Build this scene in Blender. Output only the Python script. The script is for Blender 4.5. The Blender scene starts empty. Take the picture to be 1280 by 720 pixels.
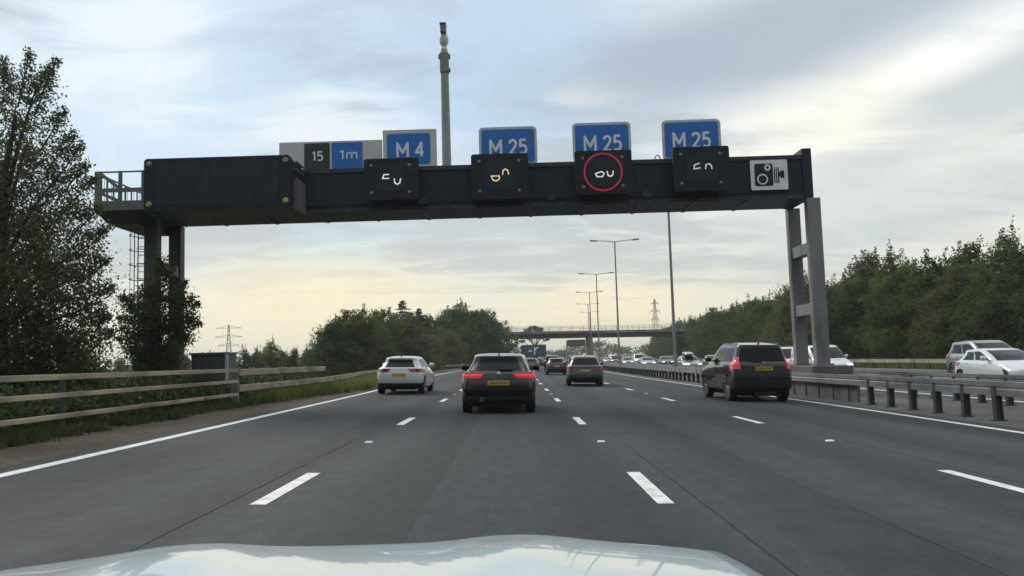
import bpy, bmesh, math, random
import numpy as np
from mathutils import Vector, Matrix, Euler
R_ = math.radians
scene = bpy.context.scene
COL = scene.collection
rnd = random.Random(7)

# ------------------------------------------------------------------ camera
F, CH = 1030.0, 1.27
cam_d = bpy.data.cameras.new('camera'); cam = bpy.data.objects.new('camera', cam_d); COL.objects.link(cam)
cam_d.sensor_width = 36; cam_d.lens = F/1280*36; cam_d.clip_start = .05; cam_d.clip_end = 8000
CR = Matrix.Rotation(R_(.1), 3, 'Z') @ Matrix.Rotation(R_(95.0), 3, 'X') @ Matrix.Rotation(R_(-1.7), 3, 'Z')
cam.matrix_world = Matrix.Translation((0, 0, CH)) @ CR.to_4x4()
scene.camera = cam

def at(px, py, Y):
    d = CR @ Vector(((px-640)/F, (360-py)/F, -1)); t = Y/d.y
    return Vector((d.x*t, Y, CH+d.z*t))

def curve_x(Y):
    if Y < 40: return 0.0
    if Y < 420: return (Y-40)**2/3700
    return 380**2/3700 + (Y-420)*2*380/3700
def curve_a(Y): return 0.0 if Y < 40 else 2*(min(Y, 420)-40)/3700
def zprof(u):
    if u < -7.9: return .205
    if u < 9.4: return -.026*u
    return -.245

# ------------------------------------------------------------------ helpers
def link(o, parent=None):
    COL.objects.link(o)
    if parent is not None: o.parent = parent
    return o
def tag(o, label=None, cat=None, group=None, kind=None):
    if label: o['label'] = label
    if cat: o['category'] = cat
    if group: o['group'] = group
    if kind: o['kind'] = kind
    return o
def thing(name, label, cat, loc=(0, 0, 0), rot=(0, 0, 0), group=None):
    o = bpy.data.objects.new(name, None); link(o); o.location = loc; o.rotation_euler = rot
    o.empty_display_size = .2
    return tag(o, label, cat, group)

class MB:
    def __init__(s): s.v = []; s.f = []; s.m = []
    def add(s, vs, fs, m=0):
        b = len(s.v); s.v += [tuple(v) for v in vs]; s.f += [tuple(i+b for i in f) for f in fs]; s.m += [m]*len(fs); return s
    def hexa(s, p, m=0):   # 8 points: bottom 4 ccw, top 4
        return s.add(p, [(3, 2, 1, 0), (4, 5, 6, 7), (0, 1, 5, 4), (1, 2, 6, 5), (2, 3, 7, 6), (3, 0, 4, 7)], m)
    def box(s, x0, x1, y0, y1, z0, z1, m=0):
        return s.hexa([(x0, y0, z0), (x1, y0, z0), (x1, y1, z0), (x0, y1, z0), (x0, y0, z1), (x1, y0, z1), (x1, y1, z1), (x0, y1, z1)], m)
    def tube(s, pts, rad, n=8, m=0, cap=True):
        pts = [Vector(p) for p in pts]; k = len(pts)
        rads = rad if isinstance(rad, (list, tuple)) else [rad]*k
        up = Vector((.13, .27, .95)); rings = []
        for i, p in enumerate(pts):
            t = (pts[min(i+1, k-1)]-pts[max(i-1, 0)]).normalized()
            a = t.cross(up)
            if a.length < .05: a = t.cross(Vector((1, 0, 0)))
            a.normalize(); b = t.cross(a)
            rings.append([p+(a*math.cos(2*math.pi*j/n)+b*math.sin(2*math.pi*j/n))*rads[i] for j in range(n)])
        vs = [v for r in rings for v in r]; fs = []
        for i in range(k-1):
            for j in range(n): fs.append((i*n+j, i*n+(j+1) % n, (i+1)*n+(j+1) % n, (i+1)*n+j))
        if cap: fs += [tuple(range(n))[::-1], tuple(range((k-1)*n, k*n))]
        return s.add(vs, fs, m)
    def bar(s, a, b, w, h, m=0):    # square bar from a to b (w sideways, h upwards)
        a, b = Vector(a), Vector(b); t = (b-a).normalized()
        r = t.cross(Vector((0, 0, 1)))
        if r.length < .01: r = Vector((1, 0, 0))
        r.normalize(); u = r.cross(t); r *= w/2; u *= h/2
        return s.hexa([a-r-u, a+r-u, b+r-u, b-r-u, a-r+u, a+r+u, b+r+u, b-r+u], m)
    def ribbon(s, a, b, y0, y1, w, m=0):   # flat stroke in the x,z plane
        dx, dz = b[0]-a[0], b[1]-a[1]; l = math.hypot(dx, dz); nx, nz = -dz/l*w/2, dx/l*w/2
        return s.prism([(a[0]-nx, a[1]-nz), (b[0]-nx, b[1]-nz), (b[0]+nx, b[1]+nz), (a[0]+nx, a[1]+nz)], y0, y1, m)
    def prism(s, poly, y0, y1, m=0):   # poly in x,z (ccw seen from -y) extruded over y
        n = len(poly)
        vs = [(x, y0, z) for x, z in poly]+[(x, y1, z) for x, z in poly]
        fs = [tuple(range(n)), tuple(range(2*n-1, n-1, -1))]+[(i, i+n, (i+1) % n+n, (i+1) % n) for i in range(n)]
        return s.add(vs, fs, m)
    def ring(s, cx, cz, r0, r1, y, n=32, m=0, dy=.006):
        for i in range(n):
            a, b = 2*math.pi*i/n, 2*math.pi*(i+1)/n
            P = lambda r, t, yy: (cx+r*math.cos(t), yy, cz+r*math.sin(t))
            s.hexa([P(r0, a, y), P(r1, a, y), P(r1, a, y+dy), P(r0, a, y+dy), P(r0, b, y), P(r1, b, y), P(r1, b, y+dy), P(r0, b, y+dy)], m)
        return s
    def build(s, name, mats, parent=None, smooth=False, bevel=0, segs=2):
        me = bpy.data.meshes.new(name); me.from_pydata(s.v, [], s.f)
        if not isinstance(mats, (list, tuple)): mats = [mats]
        for x in mats: me.materials.append(x)
        if len(mats) > 1: me.polygons.foreach_set('material_index', s.m)
        bm = bmesh.new(); bm.from_mesh(me); bmesh.ops.recalc_face_normals(bm, faces=bm.faces); bm.to_mesh(me); bm.free()
        if smooth: me.polygons.foreach_set('use_smooth', [True]*len(me.polygons))
        me.update()
        o = bpy.data.objects.new(name, me); link(o, parent)
        if bevel:
            md = o.modifiers.new('bevel', 'BEVEL'); md.width = bevel; md.segments = segs; md.limit_method = 'ANGLE'; md.angle_limit = R_(40)
        return o
def rrect(x0, x1, z0, z1, r, n=5):
    pts = []
    for cx, cz, a0 in ((x1-r, z0+r, -90), (x1-r, z1-r, 0), (x0+r, z1-r, 90), (x0+r, z0+r, 180)):
        for i in range(n+1):
            a = R_(a0+90*i/n); pts.append((cx+r*math.cos(a), cz+r*math.sin(a)))
    return pts
def copy_tree(o, parent=None):
    c = o.copy(); COL.objects.link(c); c.parent = parent
    for ch in o.children: copy_tree(ch, c)
    return c

_font = {}
def text(name, body, m, w, h, loc, parent, offset=.018, dep=.004):
    key = (body, offset)
    if key not in _font:
        cu = bpy.data.curves.new('text', 'FONT'); cu.body = body; cu.size = 1; cu.offset = offset; cu.extrude = .01
        to = bpy.data.objects.new('text', cu); COL.objects.link(to)
        dg = bpy.context.evaluated_depsgraph_get(); me = bpy.data.meshes.new_from_object(to.evaluated_get(dg))
        bpy.data.objects.remove(to); bpy.data.curves.remove(cu)
        _font[key] = me
    me = _font[key].copy(); me.materials.clear(); me.materials.append(m)
    co = np.zeros(len(me.vertices)*3); me.vertices.foreach_get('co', co); co = co.reshape(-1, 3)
    mn, mx = co.min(0), co.max(0)
    out = np.zeros_like(co)
    out[:, 0] = ((co[:, 0]-mn[0])/(mx[0]-mn[0])-.5)*w
    out[:, 2] = ((co[:, 1]-mn[1])/(mx[1]-mn[1])-.5)*h
    out[:, 1] = -((co[:, 2]-mn[2])/(mx[2]-mn[2]))*dep
    me.vertices.foreach_set('co', out.ravel()); me.update()
    o = bpy.data.objects.new(name, me); link(o, parent); o.location = loc
    return o

GLYPH = {'M': (.86, [[(0, 0), (0, 1), (.43, .30), (.86, 1), (.86, 0)]]), '4': (.62, [[(.46, 0), (.46, 1), (0, .30), (.64, .30)]]),
 '2': (.58, [[(.02, .76), (.08, .93), (.28, 1), (.48, .93), (.55, .74), (.46, .52), (0, 0), (.58, 0)]]), '5': (.56, [[(.52, 1), (.08, 1), (.04, .55), (.26, .62), (.46, .55), (.55, .33), (.46, .09), (.26, 0), (.02, .08)]]),
 '1': (.30, [[(.02, .80), (.24, 1), (.24, 0)]]), 'm': (.82, [[(0, 0), (0, .72)], [(0, .56), (.14, .70), (.28, .72), (.38, .60), (.38, 0)], [(.38, .56), (.52, .70), (.66, .72), (.78, .60), (.78, 0)]]), ' ': (.16, [])}
def lettering(name, body, m, w, h, loc, parent, stroke=.15):
    """sign lettering from round-ended strokes, fitted into w x h"""
    x = 0; lines = []
    for ch in body:
        gw, ls = GLYPH[ch]; lines += [[(x+a, b) for a, b in ln] for ln in ls]; x += gw+.27
    x -= .27; st = stroke*h; mb = MB(); k = 0
    for ln in lines:
        q = [((a/x-.5)*(w-st), (b-.5)*(h-st)) for a, b in ln]
        for (a, b), (c, d) in zip(q, q[1:]): mb.ribbon((a, b), (c, d), -.008-k*.0004, -.001, st); k += 1
        for a, b in q[1:-1]: mb.tube([(a, -.008-k*.0004, b), (a, -.001, b)], st*.5, 10); k += 1
    o = mb.build(name, m, parent); o.location = loc; return o

# ------------------------------------------------------------------ materials
def mat(name, col, rough=.6, metal=0, coat=0, var=0, vscale=4, bump=0, bscale=40, emit=None, estr=0, spec=.5, dirt=None, dscale=1.5, stretch=None):
    m = bpy.data.materials.new(name); m.use_nodes = True; nt = m.node_tree; b = nt.nodes['Principled BSDF']
    b.inputs['Base Color'].default_value = (*col, 1); b.inputs['Roughness'].default_value = rough; b.inputs['Metallic'].default_value = metal
    b.inputs['Specular IOR Level'].default_value = spec
    if coat: b.inputs['Coat Weight'].default_value = coat; b.inputs['Coat Roughness'].default_value = .03
    if emit: b.inputs['Emission Color'].default_value = (*emit, 1); b.inputs['Emission Strength'].default_value = estr
    if var or bump or dirt:
        tc = nt.nodes.new('ShaderNodeTexCoord'); vec = tc.outputs['Object']
        if stretch:
            mp = nt.nodes.new('ShaderNodeMapping'); mp.inputs['Scale'].default_value = stretch; nt.links.new(vec, mp.inputs['Vector']); vec = mp.outputs['Vector']
    src = None
    if var:
        n = nt.nodes.new('ShaderNodeTexNoise'); n.inputs['Scale'].default_value = vscale; n.inputs['Detail'].default_value = 6; nt.links.new(vec, n.inputs['Vector'])
        r = nt.nodes.new('ShaderNodeValToRGB'); r.color_ramp.elements[0].position = .3; r.color_ramp.elements[1].position = .7
        r.color_ramp.elements[0].color = (*[c*(1-var) for c in col], 1); r.color_ramp.elements[1].color = (*[min(1, c*(1+var)) for c in col], 1)
        nt.links.new(n.outputs['Fac'], r.inputs['Fac']); src = r.outputs['Color']
    if dirt:
        n = nt.nodes.new('ShaderNodeTexNoise'); n.inputs['Scale'].default_value = dscale; n.inputs['Detail'].default_value = 8; nt.links.new(vec, n.inputs['Vector'])
        r = nt.nodes.new('ShaderNodeValToRGB'); r.color_ramp.elements[0].position = .48; r.color_ramp.elements[1].position = .68
        nt.links.new(n.outputs['Fac'], r.inputs['Fac'])
        mx = nt.nodes.new('ShaderNodeMixRGB'); nt.links.new(r.outputs['Color'], mx.inputs['Fac']); mx.inputs['Color2'].default_value = (*dirt, 1)
        if src: nt.links.new(src, mx.inputs['Color1'])
        else: mx.inputs['Color1'].default_value = (*col, 1)
        src = mx.outputs['Color']
    if src: nt.links.new(src, b.inputs['Base Color'])
    if bump:
        n = nt.nodes.new('ShaderNodeTexNoise'); n.inputs['Scale'].default_value = bscale; n.inputs['Detail'].default_value = 4; nt.links.new(tc.outputs['Object'], n.inputs['Vector'])
        bp = nt.nodes.new('ShaderNodeBump'); bp.inputs['Strength'].default_value = bump; bp.inputs['Distance'].default_value = .02
        nt.links.new(n.outputs['Fac'], bp.inputs['Height']); nt.links.new(bp.outputs['Normal'], b.inputs['Normal'])
    return m

def asphalt_mat(name, base, worn):
    m = bpy.data.materials.new(name); m.use_nodes = True; nt = m.node_tree; b = nt.nodes['Principled BSDF']; L = nt.links.new
    tc = nt.nodes.new('ShaderNodeTexCoord')
    def noise(scale, stretch, detail=5):
        mp = nt.nodes.new('ShaderNodeMapping'); mp.inputs['Scale'].default_value = stretch; L(tc.outputs['Object'], mp.inputs['Vector'])
        n = nt.nodes.new('ShaderNodeTexNoise'); n.inputs['Scale'].default_value = scale; n.inputs['Detail'].default_value = detail; L(mp.outputs['Vector'], n.inputs['Vector']); return n.outputs['Fac']
    def ramp(fac, a, ca, bb, cb):
        r = nt.nodes.new('ShaderNodeValToRGB'); r.color_ramp.elements[0].position = a; r.color_ramp.elements[1].position = bb
        r.color_ramp.elements[0].color = (*ca, 1); r.color_ramp.elements[1].color = (*cb, 1); L(fac, r.inputs['Fac']); return r.outputs['Color']
    def mul(a, c):
        x = nt.nodes.new('ShaderNodeMixRGB'); x.blend_type = 'MULTIPLY'; x.inputs['Fac'].default_value = 1; L(a, x.inputs['Color1']); L(c, x.inputs['Color2']); return x.outputs['Color']
    streak = ramp(noise(1.1, (1, .018, 1), 4), .35, base, .68, worn)
    patch = ramp(noise(.35, (1, .25, 1), 6), .3, (.84,)*3, .7, (1.12,)*3)
    grain = ramp(noise(70, (1, 1, 1), 2), .3, (.72,)*3, .72, (1.3,)*3)
    # wheel tracks: smooth darker bands along each lane
    sx = nt.nodes.new('ShaderNodeSeparateXYZ'); L(tc.outputs['UV'], sx.inputs['Vector'])
    w = nt.nodes.new('ShaderNodeMath'); w.operation = 'MULTIPLY'; w.inputs[1].default_value = 2*math.pi/1.79; L(sx.outputs['X'], w.inputs[0])
    c = nt.nodes.new('ShaderNodeMath'); c.operation = 'COSINE'; L(w.outputs[0], c.inputs[0])
    mr = nt.nodes.new('ShaderNodeMapRange'); mr.inputs['From Min'].default_value = -1; mr.inputs['From Max'].default_value = 1; mr.inputs['To Min'].default_value = .84; mr.inputs['To Max'].default_value = 1.12; L(c.outputs[0], mr.inputs['Value'])
    cmb = nt.nodes.new('ShaderNodeCombineXYZ')
    for i in range(3): L(mr.outputs['Result'], cmb.inputs[i])
    mott = ramp(noise(5.5, (1, .6, 1), 7), .32, (.84,)*3, .7, (1.13,)*3)
    spots = ramp(noise(1.7, (1, .35, 1), 3), .70, (1,)*3, .80, (.80,)*3)
    col = mul(mul(mul(mul(mul(streak, patch), mott), spots), grain), cmb.outputs[0])
    # joints: dark thin seams beside the lane lines
    L(col, b.inputs['Base Color']); b.inputs['Roughness'].default_value = .8; b.inputs['Specular IOR Level'].default_value = .16
    n = nt.nodes.new('ShaderNodeTexNoise'); n.inputs['Scale'].default_value = 110; L(tc.outputs['Object'], n.inputs['Vector'])
    bp = nt.nodes.new('ShaderNodeBump'); bp.inputs['Strength'].default_value = .5; bp.inputs['Distance'].default_value = .008; L(n.outputs['Fac'], bp.inputs['Height']); L(bp.outputs['Normal'], b.inputs['Normal'])
    return m

def ground_mat(name, c1, c2, c3, s1=.4, s2=6):
    m = bpy.data.materials.new(name); m.use_nodes = True; nt = m.node_tree; b = nt.nodes['Principled BSDF']; L = nt.links.new
    tc = nt.nodes.new('ShaderNodeTexCoord')
    n1 = nt.nodes.new('ShaderNodeTexNoise'); n1.inputs['Scale'].default_value = s1; n1.inputs['Detail'].default_value = 8; L(tc.outputs['Object'], n1.inputs['Vector'])
    n2 = nt.nodes.new('ShaderNodeTexNoise'); n2.inputs['Scale'].default_value = s2; n2.inputs['Detail'].default_value = 8; L(tc.outputs['Object'], n2.inputs['Vector'])
    r = nt.nodes.new('ShaderNodeValToRGB'); r.color_ramp.elements[0].position = .38; r.color_ramp.elements[1].position = .62
    r.color_ramp.elements[0].color = (*c1, 1); r.color_ramp.elements[1].color = (*c2, 1); L(n1.outputs['Fac'], r.inputs['Fac'])
    r2 = nt.nodes.new('ShaderNodeValToRGB'); r2.color_ramp.elements[0].position = .45; r2.color_ramp.elements[1].position = .7
    L(n2.outputs['Fac'], r2.inputs['Fac'])
    mx = nt.nodes.new('ShaderNodeMixRGB'); L(r2.outputs['Color'], mx.inputs['Fac']); L(r.outputs['Color'], mx.inputs['Color1']); mx.inputs['Color2'].default_value = (*c3, 1)
    L(mx.outputs['Color'], b.inputs['Base Color']); b.inputs['Roughness'].default_value = .95; b.inputs['Specular IOR Level'].default_value = .15
    bp = nt.nodes.new('ShaderNodeBump'); bp.inputs['Strength'].default_value = .8; bp.inputs['Distance'].default_value = .05; L(n2.outputs['Fac'], bp.inputs['Height']); L(bp.outputs['Normal'], b.inputs['Normal'])
    return m

def leaf_mat(name, dark, light, warm, scale=.55, transl=.35):
    m = bpy.data.materials.new(name); m.use_nodes = True; nt = m.node_tree; b = nt.nodes['Principled BSDF']; L = nt.links.new
    tc = nt.nodes.new('ShaderNodeTexCoord'); oi = nt.nodes.new('ShaderNodeObjectInfo'); g = nt.nodes.new('ShaderNodeNewGeometry')
    n = nt.nodes.new('ShaderNodeTexNoise'); n.inputs['Scale'].default_value = scale; n.inputs['Detail'].default_value = 3; L(tc.outputs['Object'], n.inputs['Vector'])
    a = nt.nodes.new('ShaderNodeMath'); a.operation = 'MULTIPLY_ADD'; a.inputs[1].default_value = .28; L(g.outputs['Random Per Island'], a.inputs[0]); L(n.outputs['Fac'], a.inputs[2])
    a2 = nt.nodes.new('ShaderNodeMath'); a2.operation = 'MULTIPLY_ADD'; a2.inputs[1].default_value = .42; L(oi.outputs['Random'], a2.inputs[0]); L(a.outputs[0], a2.inputs[2])
    r = nt.nodes.new('ShaderNodeValToRGB'); e = r.color_ramp.elements; e[0].position = .58; e[1].position = 1.0; e[0].color = (*dark, 1); e[1].color = (*warm, 1)
    k = e.new(.84); k.color = (*light, 1)
    L(a2.outputs[0], r.inputs['Fac']); L(r.outputs['Color'], b.inputs['Base Color'])
    b.inputs['Roughness'].default_value = .6; b.inputs['Specular IOR Level'].default_value = .25
    t = nt.nodes.new('ShaderNodeBsdfTranslucent'); L(r.outputs['Color'], t.inputs['Color'])
    mx = nt.nodes.new('ShaderNodeMixShader'); mx.inputs['Fac'].default_value = transl
    L(b.outputs[0], mx.inputs[1]); L(t.outputs[0], mx.inputs[2]); L(mx.outputs[0], nt.nodes['Material Output'].inputs['Surface'])
    return m

M = dict(
    asphalt=asphalt_mat('asphalt', (.040, .046, .049), (.056, .063, .066)),
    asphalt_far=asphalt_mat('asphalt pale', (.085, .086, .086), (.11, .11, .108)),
    paint=mat('road paint', (.72, .73, .72), .7, var=.12, vscale=8, dirt=(.5, .5, .5), dscale=9, bump=.2, bscale=90),
    verge=ground_mat('verge dirt', (.085, .070, .052), (.125, .102, .074), (.055, .048, .038), .6, 9),
    grass=ground_mat('grass', (.035, .05, .018), (.07, .085, .03), (.055, .05, .03), .3, 5),
    gravel=ground_mat('median gravel', (.12, .118, .112), (.16, .155, .148), (.085, .083, .08), .5, 14),
    steel=mat('galvanised steel', (.23, .24, .245), .62, .3, var=.15, vscale=3, dirt=(.16, .15, .13), dscale=1.2),
    rail=mat('weathered rail', (.33, .325, .29), .75, .1, var=.16, vscale=2.5, dirt=(.17, .155, .125), dscale=1.6, stretch=(1, .25, 1)),
    railtan=mat('tan rail', (.36, .31, .215), .8, 0, var=.25, vscale=2.5, dirt=(.16, .135, .095), dscale=2.2, stretch=(1, .25, 1)),
    post=mat('dark steel post', (.075, .076, .074), .75, .2, var=.2, dirt=(.07, .06, .05), dscale=5),
    concrete=mat('concrete', (.13, .132, .128), .85, var=.14, vscale=1.6, dirt=(.075, .075, .07), dscale=.9, bump=.2, bscale=25),
    column=mat('grey painted column', (.22, .225, .225), .6, .0, var=.12, vscale=2, dirt=(.13, .13, .125), dscale=1.3, stretch=(1, 1, .3)),
    leftcol=mat('shade darkened column', (.07, .075, .076), .7, var=.25, vscale=2, dirt=(.04, .042, .04), dscale=1.3, stretch=(1, 1, .3)),  # column grey made darker: shade on the left columns put into the colour
    beam=mat('dark blue grey cladding', (.010, .021, .032), .5, var=.2, vscale=.9, dirt=(.007, .014, .022), dscale=.7, spec=.35),
    beamtrim=mat('dark trim', (.018, .030, .040), .5, var=.2, vscale=2),
    signblack=mat('matt black sign', (.007, .013, .019), .45, var=.25, vscale=2, spec=.35),
    cage=mat('walkway mesh grey', (.16, .165, .17), .6, .3, var=.15),
    signgrey=mat('sign back grey', (.60, .62, .60), .6, var=.05, vscale=1.2, dirt=(.48, .49, .47), dscale=.8),
    signblue=mat('motorway blue', (.010, .17, .55), .45, var=.08, vscale=1.5),
    signwhite=mat('sign white', (.80, .83, .85), .5, var=.06, vscale=3),
    darkplate=mat('dark plate', (.025, .028, .03), .5, var=.15),
    lampoff=mat('yellow lantern', (.42, .46, .13), .3, var=.2, vscale=9),
    lampgrey=mat('grey lantern', (.25, .26, .26), .3, var=.1),
    ledwhite=mat('lit white led', (.5, .5, .45), .4, emit=(.95, .97, .88), estr=.40), ledwarm=mat('lit warm led', (.5, .45, .3), .4, emit=(1, .86, .52), estr=.42),
    leddim=mat('dim white led', (.5, .5, .46), .4, emit=(.85, .9, .85), estr=.28),
    ledred=mat('lit red led', (.3, .01, .03), .4, emit=(.75, .02, .10), estr=.26),
    tyre=mat('tyre rubber', (.014, .014, .014), .85, var=.15),
    rim=mat('alloy rim', (.42, .43, .44), .3, .75, var=.08),
    rimdark=mat('dark alloy rim', (.10, .10, .105), .35, .6),
    glass=mat('dark car glass', (.006, .009, .010), .05, spec=.2, var=.2, vscale=2),
    trim=mat('black plastic trim', (.010, .010, .011), .6, var=.15),
    plate_y=mat('yellow plate', (.62, .44, .03), .45, var=.04), plate_w=mat('white plate', (.65, .65, .62), .45, var=.04), ink=mat('plate ink', (.01, .01, .01), .5),
    tail_on=mat('lit tail lamp', (.4, .008, .015), .15, emit=(1, .005, .03), estr=.16),
    tail_glow=mat('bright red tail lens', (.55, .03, .045), .15, coat=.6, var=.2, vscale=9, emit=(1, .04, .08), estr=.12),
    tail_bar=mat('tail lamp bar', (.8, .05, .06), .15, emit=(1, .02, .05), estr=.5),
    tail=mat('red tail lens', (.30, .010, .018), .12, coat=.6, var=.25, vscale=9),
    tail_dark=mat('dark red tail lens', (.12, .006, .012), .12, coat=.6),
    head=mat('lit headlamp', (.9, .9, .9), .2, emit=(1, .98, .93), estr=2.2),
    lens=mat('clear lamp lens', (.5, .52, .54), .12, coat=.5),
    chrome=mat('chrome', (.6, .6, .6), .15, .9),
    bark=mat('bark', (.055, .045, .035), .9, var=.3, vscale=6, bump=.5, bscale=20),
    wood=mat('weathered timber', (.17, .15, .12), .85, var=.25, vscale=3),
    lamp=mat('lamp column grey', (.27, .28, .275), .55, .3, var=.1),
    leafA=leaf_mat('leaves dark', (.030, .058, .015), (.062, .108, .027), (.105, .125, .040), transl=.6),
    leafB=leaf_mat('leaves mid', (.040, .076, .017), (.082, .130, .032), (.125, .145, .046), transl=.6),
    leafC=leaf_mat('leaves grey green', (.038, .062, .022), (.075, .106, .040), (.112, .125, .055), transl=.6),
    leafF=leaf_mat('leaves of the big tree', (.066, .095, .044), (.098, .122, .062), (.118, .128, .066), transl=.6),
    leafD=leaf_mat('conifer needles', (.012, .020, .010), (.022, .034, .016), (.035, .042, .02)),
    leafE=leaf_mat('bramble leaves', (.022, .040, .012), (.05, .075, .022), (.085, .085, .04)),
    blade=leaf_mat('weed blades', (.085, .12, .03), (.17, .205, .055), (.22, .21, .08), .8, .4),
)
def car_paint(name, col, rough=.28, metal=0, coat=1): return mat(name, col, rough, metal, coat, var=.04, vscale=1.5, spec=.25)
P = dict(white=car_paint('white car paint', (.64, .68, .70)), bonnet=mat('pale bonnet paint', (.53, .63, .68), .3, 0, .85, spec=.3, var=.03), black=car_paint('black car paint', (.003, .004, .007), .2, 0, .7), navy=car_paint('dark navy car paint', (.006, .008, .014), .22, 0, .8),
         grey=car_paint('grey car paint', (.085, .09, .098), .3, .4), silver=car_paint('silver car paint', (.27, .28, .29), .3, .55), red=car_paint('red car paint', (.22, .016, .02), .3),
         maroon=car_paint('maroon car paint', (.09, .014, .018), .3), green=car_paint('dark green car paint', (.03, .045, .04), .3), blue=car_paint('blue car paint', (.02, .04, .10), .3),
         palegrey=car_paint('pale grey car paint', (.20, .21, .22), .3, .4), darkgrey=car_paint('dark grey car paint', (.035, .037, .04), .3, .3))

# ------------------------------------------------------------------ world and light
SUN_EL, SUN_AZ = 32, -32      # degrees; azimuth from +Y, negative = to the left
def make_world():
    w = bpy.data.worlds.new('World'); scene.world = w; w.use_nodes = True; nt = w.node_tree; nt.nodes.clear(); L = nt.links.new
    N = nt.nodes.new
    out = N('ShaderNodeOutputWorld'); bg = N('ShaderNodeBackground'); L(bg.outputs[0], out.inputs['Surface'])
    sky = N('ShaderNodeTexSky'); sky.sky_type = 'NISHITA'; sky.sun_disc = False; sky.sun_elevation = R_(SUN_EL); sky.sun_rotation = R_(SUN_AZ); sky.dust_density = 2
    tc = N('ShaderNodeTexCoord'); sp = N('ShaderNodeSeparateXYZ'); L(tc.outputs['Generated'], sp.inputs[0])
    def math_(op, a, b=None, c=None, clamp=False):
        n = N('ShaderNodeMath'); n.operation = op; n.use_clamp = clamp
        for i, x in enumerate((a, b, c)):
            if x is None: continue
            if isinstance(x, (int, float)): n.inputs[i].default_value = x
            else: L(x, n.inputs[i])
        return n.outputs[0]
    x, y, z = sp.outputs
    zc = math_('MAXIMUM', z, 0.0)
    den = math_('ADD', zc, .16)
    u, v = math_('DIVIDE', x, den), math_('DIVIDE', y, den)
    cb = N('ShaderNodeCombineXYZ'); L(u, cb.inputs[0]); L(v, cb.inputs[1])
    def noise(rot, sc, scale, detail, dist, loc=(0, 0, 0), rough=.55):
        mp = N('ShaderNodeMapping'); mp.inputs['Rotation'].default_value = (0, 0, R_(rot)); mp.inputs['Scale'].default_value = sc; mp.inputs['Location'].default_value = loc; L(cb.outputs[0], mp.inputs[0])
        n = N('ShaderNodeTexNoise'); n.inputs['Scale'].default_value = scale; n.inputs['Detail'].default_value = detail; n.inputs['Distortion'].default_value = dist; n.inputs['Roughness'].default_value = rough; L(mp.outputs[0], n.inputs['Vector'])
        return n.outputs['Fac']
    def ramp(f, stops):
        r = N('ShaderNodeValToRGB'); e = r.color_ramp.elements
        while len(e) > 1: e.remove(e[-1])
        e[0].position = stops[0][0]; e[0].color = (*stops[0][1], 1)
        for p, c in stops[1:]: k = e.new(p); k.color = (*c, 1)
        L(f, r.inputs['Fac']); return r.outputs['Color']
    def mix(f, a, b, mode='MIX'):
        n = N('ShaderNodeMixRGB'); n.blend_type = mode
        if isinstance(f, (int, float)): n.inputs['Fac'].default_value = f
        else: L(f, n.inputs['Fac'])
        for k, c in (('Color1', a), ('Color2', b)):
            if isinstance(c, tuple): n.inputs[k].default_value = (*c, 1)
            else: L(c, n.inputs[k])
        return n.outputs['Color']
    # cloud deck: warm low down, cool grey higher
    lightc = ramp(zc, [(0, (.92, .78, .50)), (.05, (.91, .82, .60)), (.12, (.88, .87, .76)), (.22, (.84, .87, .86)), (.34, (.82, .87, .91)), (.48, (.82, .88, .93)), (.62, (1.05, 1.08, 1.1)), (1, (1.15, 1.15, 1.15))])
    darkc = ramp(zc, [(0, (.66, .60, .46)), (.05, (.62, .61, .52)), (.12, (.54, .58, .57)), (.22, (.46, .53, .57)), (.34, (.42, .50, .58)), (.6, (.62, .70, .78)), (1, (.8, .85, .9))])
    big = noise(-8, (.55, 1.0, 1), .75, 7, .5, (3.1, 1.7, 0))
    fine = noise(-11, (.9, 1.8, 1), 2.3, 9, .6, (.4, 2.2, 0), .6)
    cl = math_('ADD', math_('MULTIPLY', big, .55), math_('MULTIPLY', fine, .45))
    f = N('ShaderNodeMapRange'); f.inputs['From Min'].default_value = .42; f.inputs['From Max'].default_value = .58; f.interpolation_type = 'SMOOTHSTEP'; L(cl, f.inputs['Value'])
    allc = mix(f.outputs['Result'], darkc, lightc)
    ragged = math_('MULTIPLY_ADD', math_('SUBTRACT', math_('ADD', math_('MULTIPLY', fine, .5), math_('MULTIPLY', big, .5)), .5), 5.0, 0.0)
    def bump(az, el, rad, amount, rag=1.0, squash=1.0, tilt=0):
        """soft patch of sky round a direction, its edge broken up by the cloud noise; squash > 1 flattens it"""
        a, e = R_(az), R_(el)
        az_ = math_('ARCTAN2', x, y); el_ = math_('ARCSINE', z)
        da = math_('SUBTRACT', az_, a); de = math_('SUBTRACT', el_, e)
        ct, st = math.cos(R_(tilt)), math.sin(R_(tilt))
        p = math_('ADD', math_('MULTIPLY', da, ct), math_('MULTIPLY', de, st)); q = math_('MULTIPLY', math_('SUBTRACT', math_('MULTIPLY', de, ct), math_('MULTIPLY', da, st)), squash)
        d = math_('SQRT', math_('ADD', math_('MULTIPLY', p, p), math_('MULTIPLY', q, q)))
        v = math_('ADD', math_('DIVIDE', d, R_(rad)), math_('MULTIPLY', ragged, -.28*rag))
        m = N('ShaderNodeMapRange'); m.interpolation_type = 'SMOOTHSTEP'; m.inputs['From Min'].default_value = 1.0; m.inputs['From Max'].default_value = .2; m.inputs['To Max'].default_value = amount; L(v, m.inputs['Value']); return m.outputs['Result']
    skyv = mix(1.0, sky.outputs['Color'], (.12, .12, .12), 'MULTIPLY')
    blue = mix(.92, skyv, (.44, .60, .76))
    allc = mix(bump(-20, 19, 26, .9, 2.6), allc, blue)
    allc = mix(bump(-1, 20, 16, .9, 2.9), allc, blue)
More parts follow.
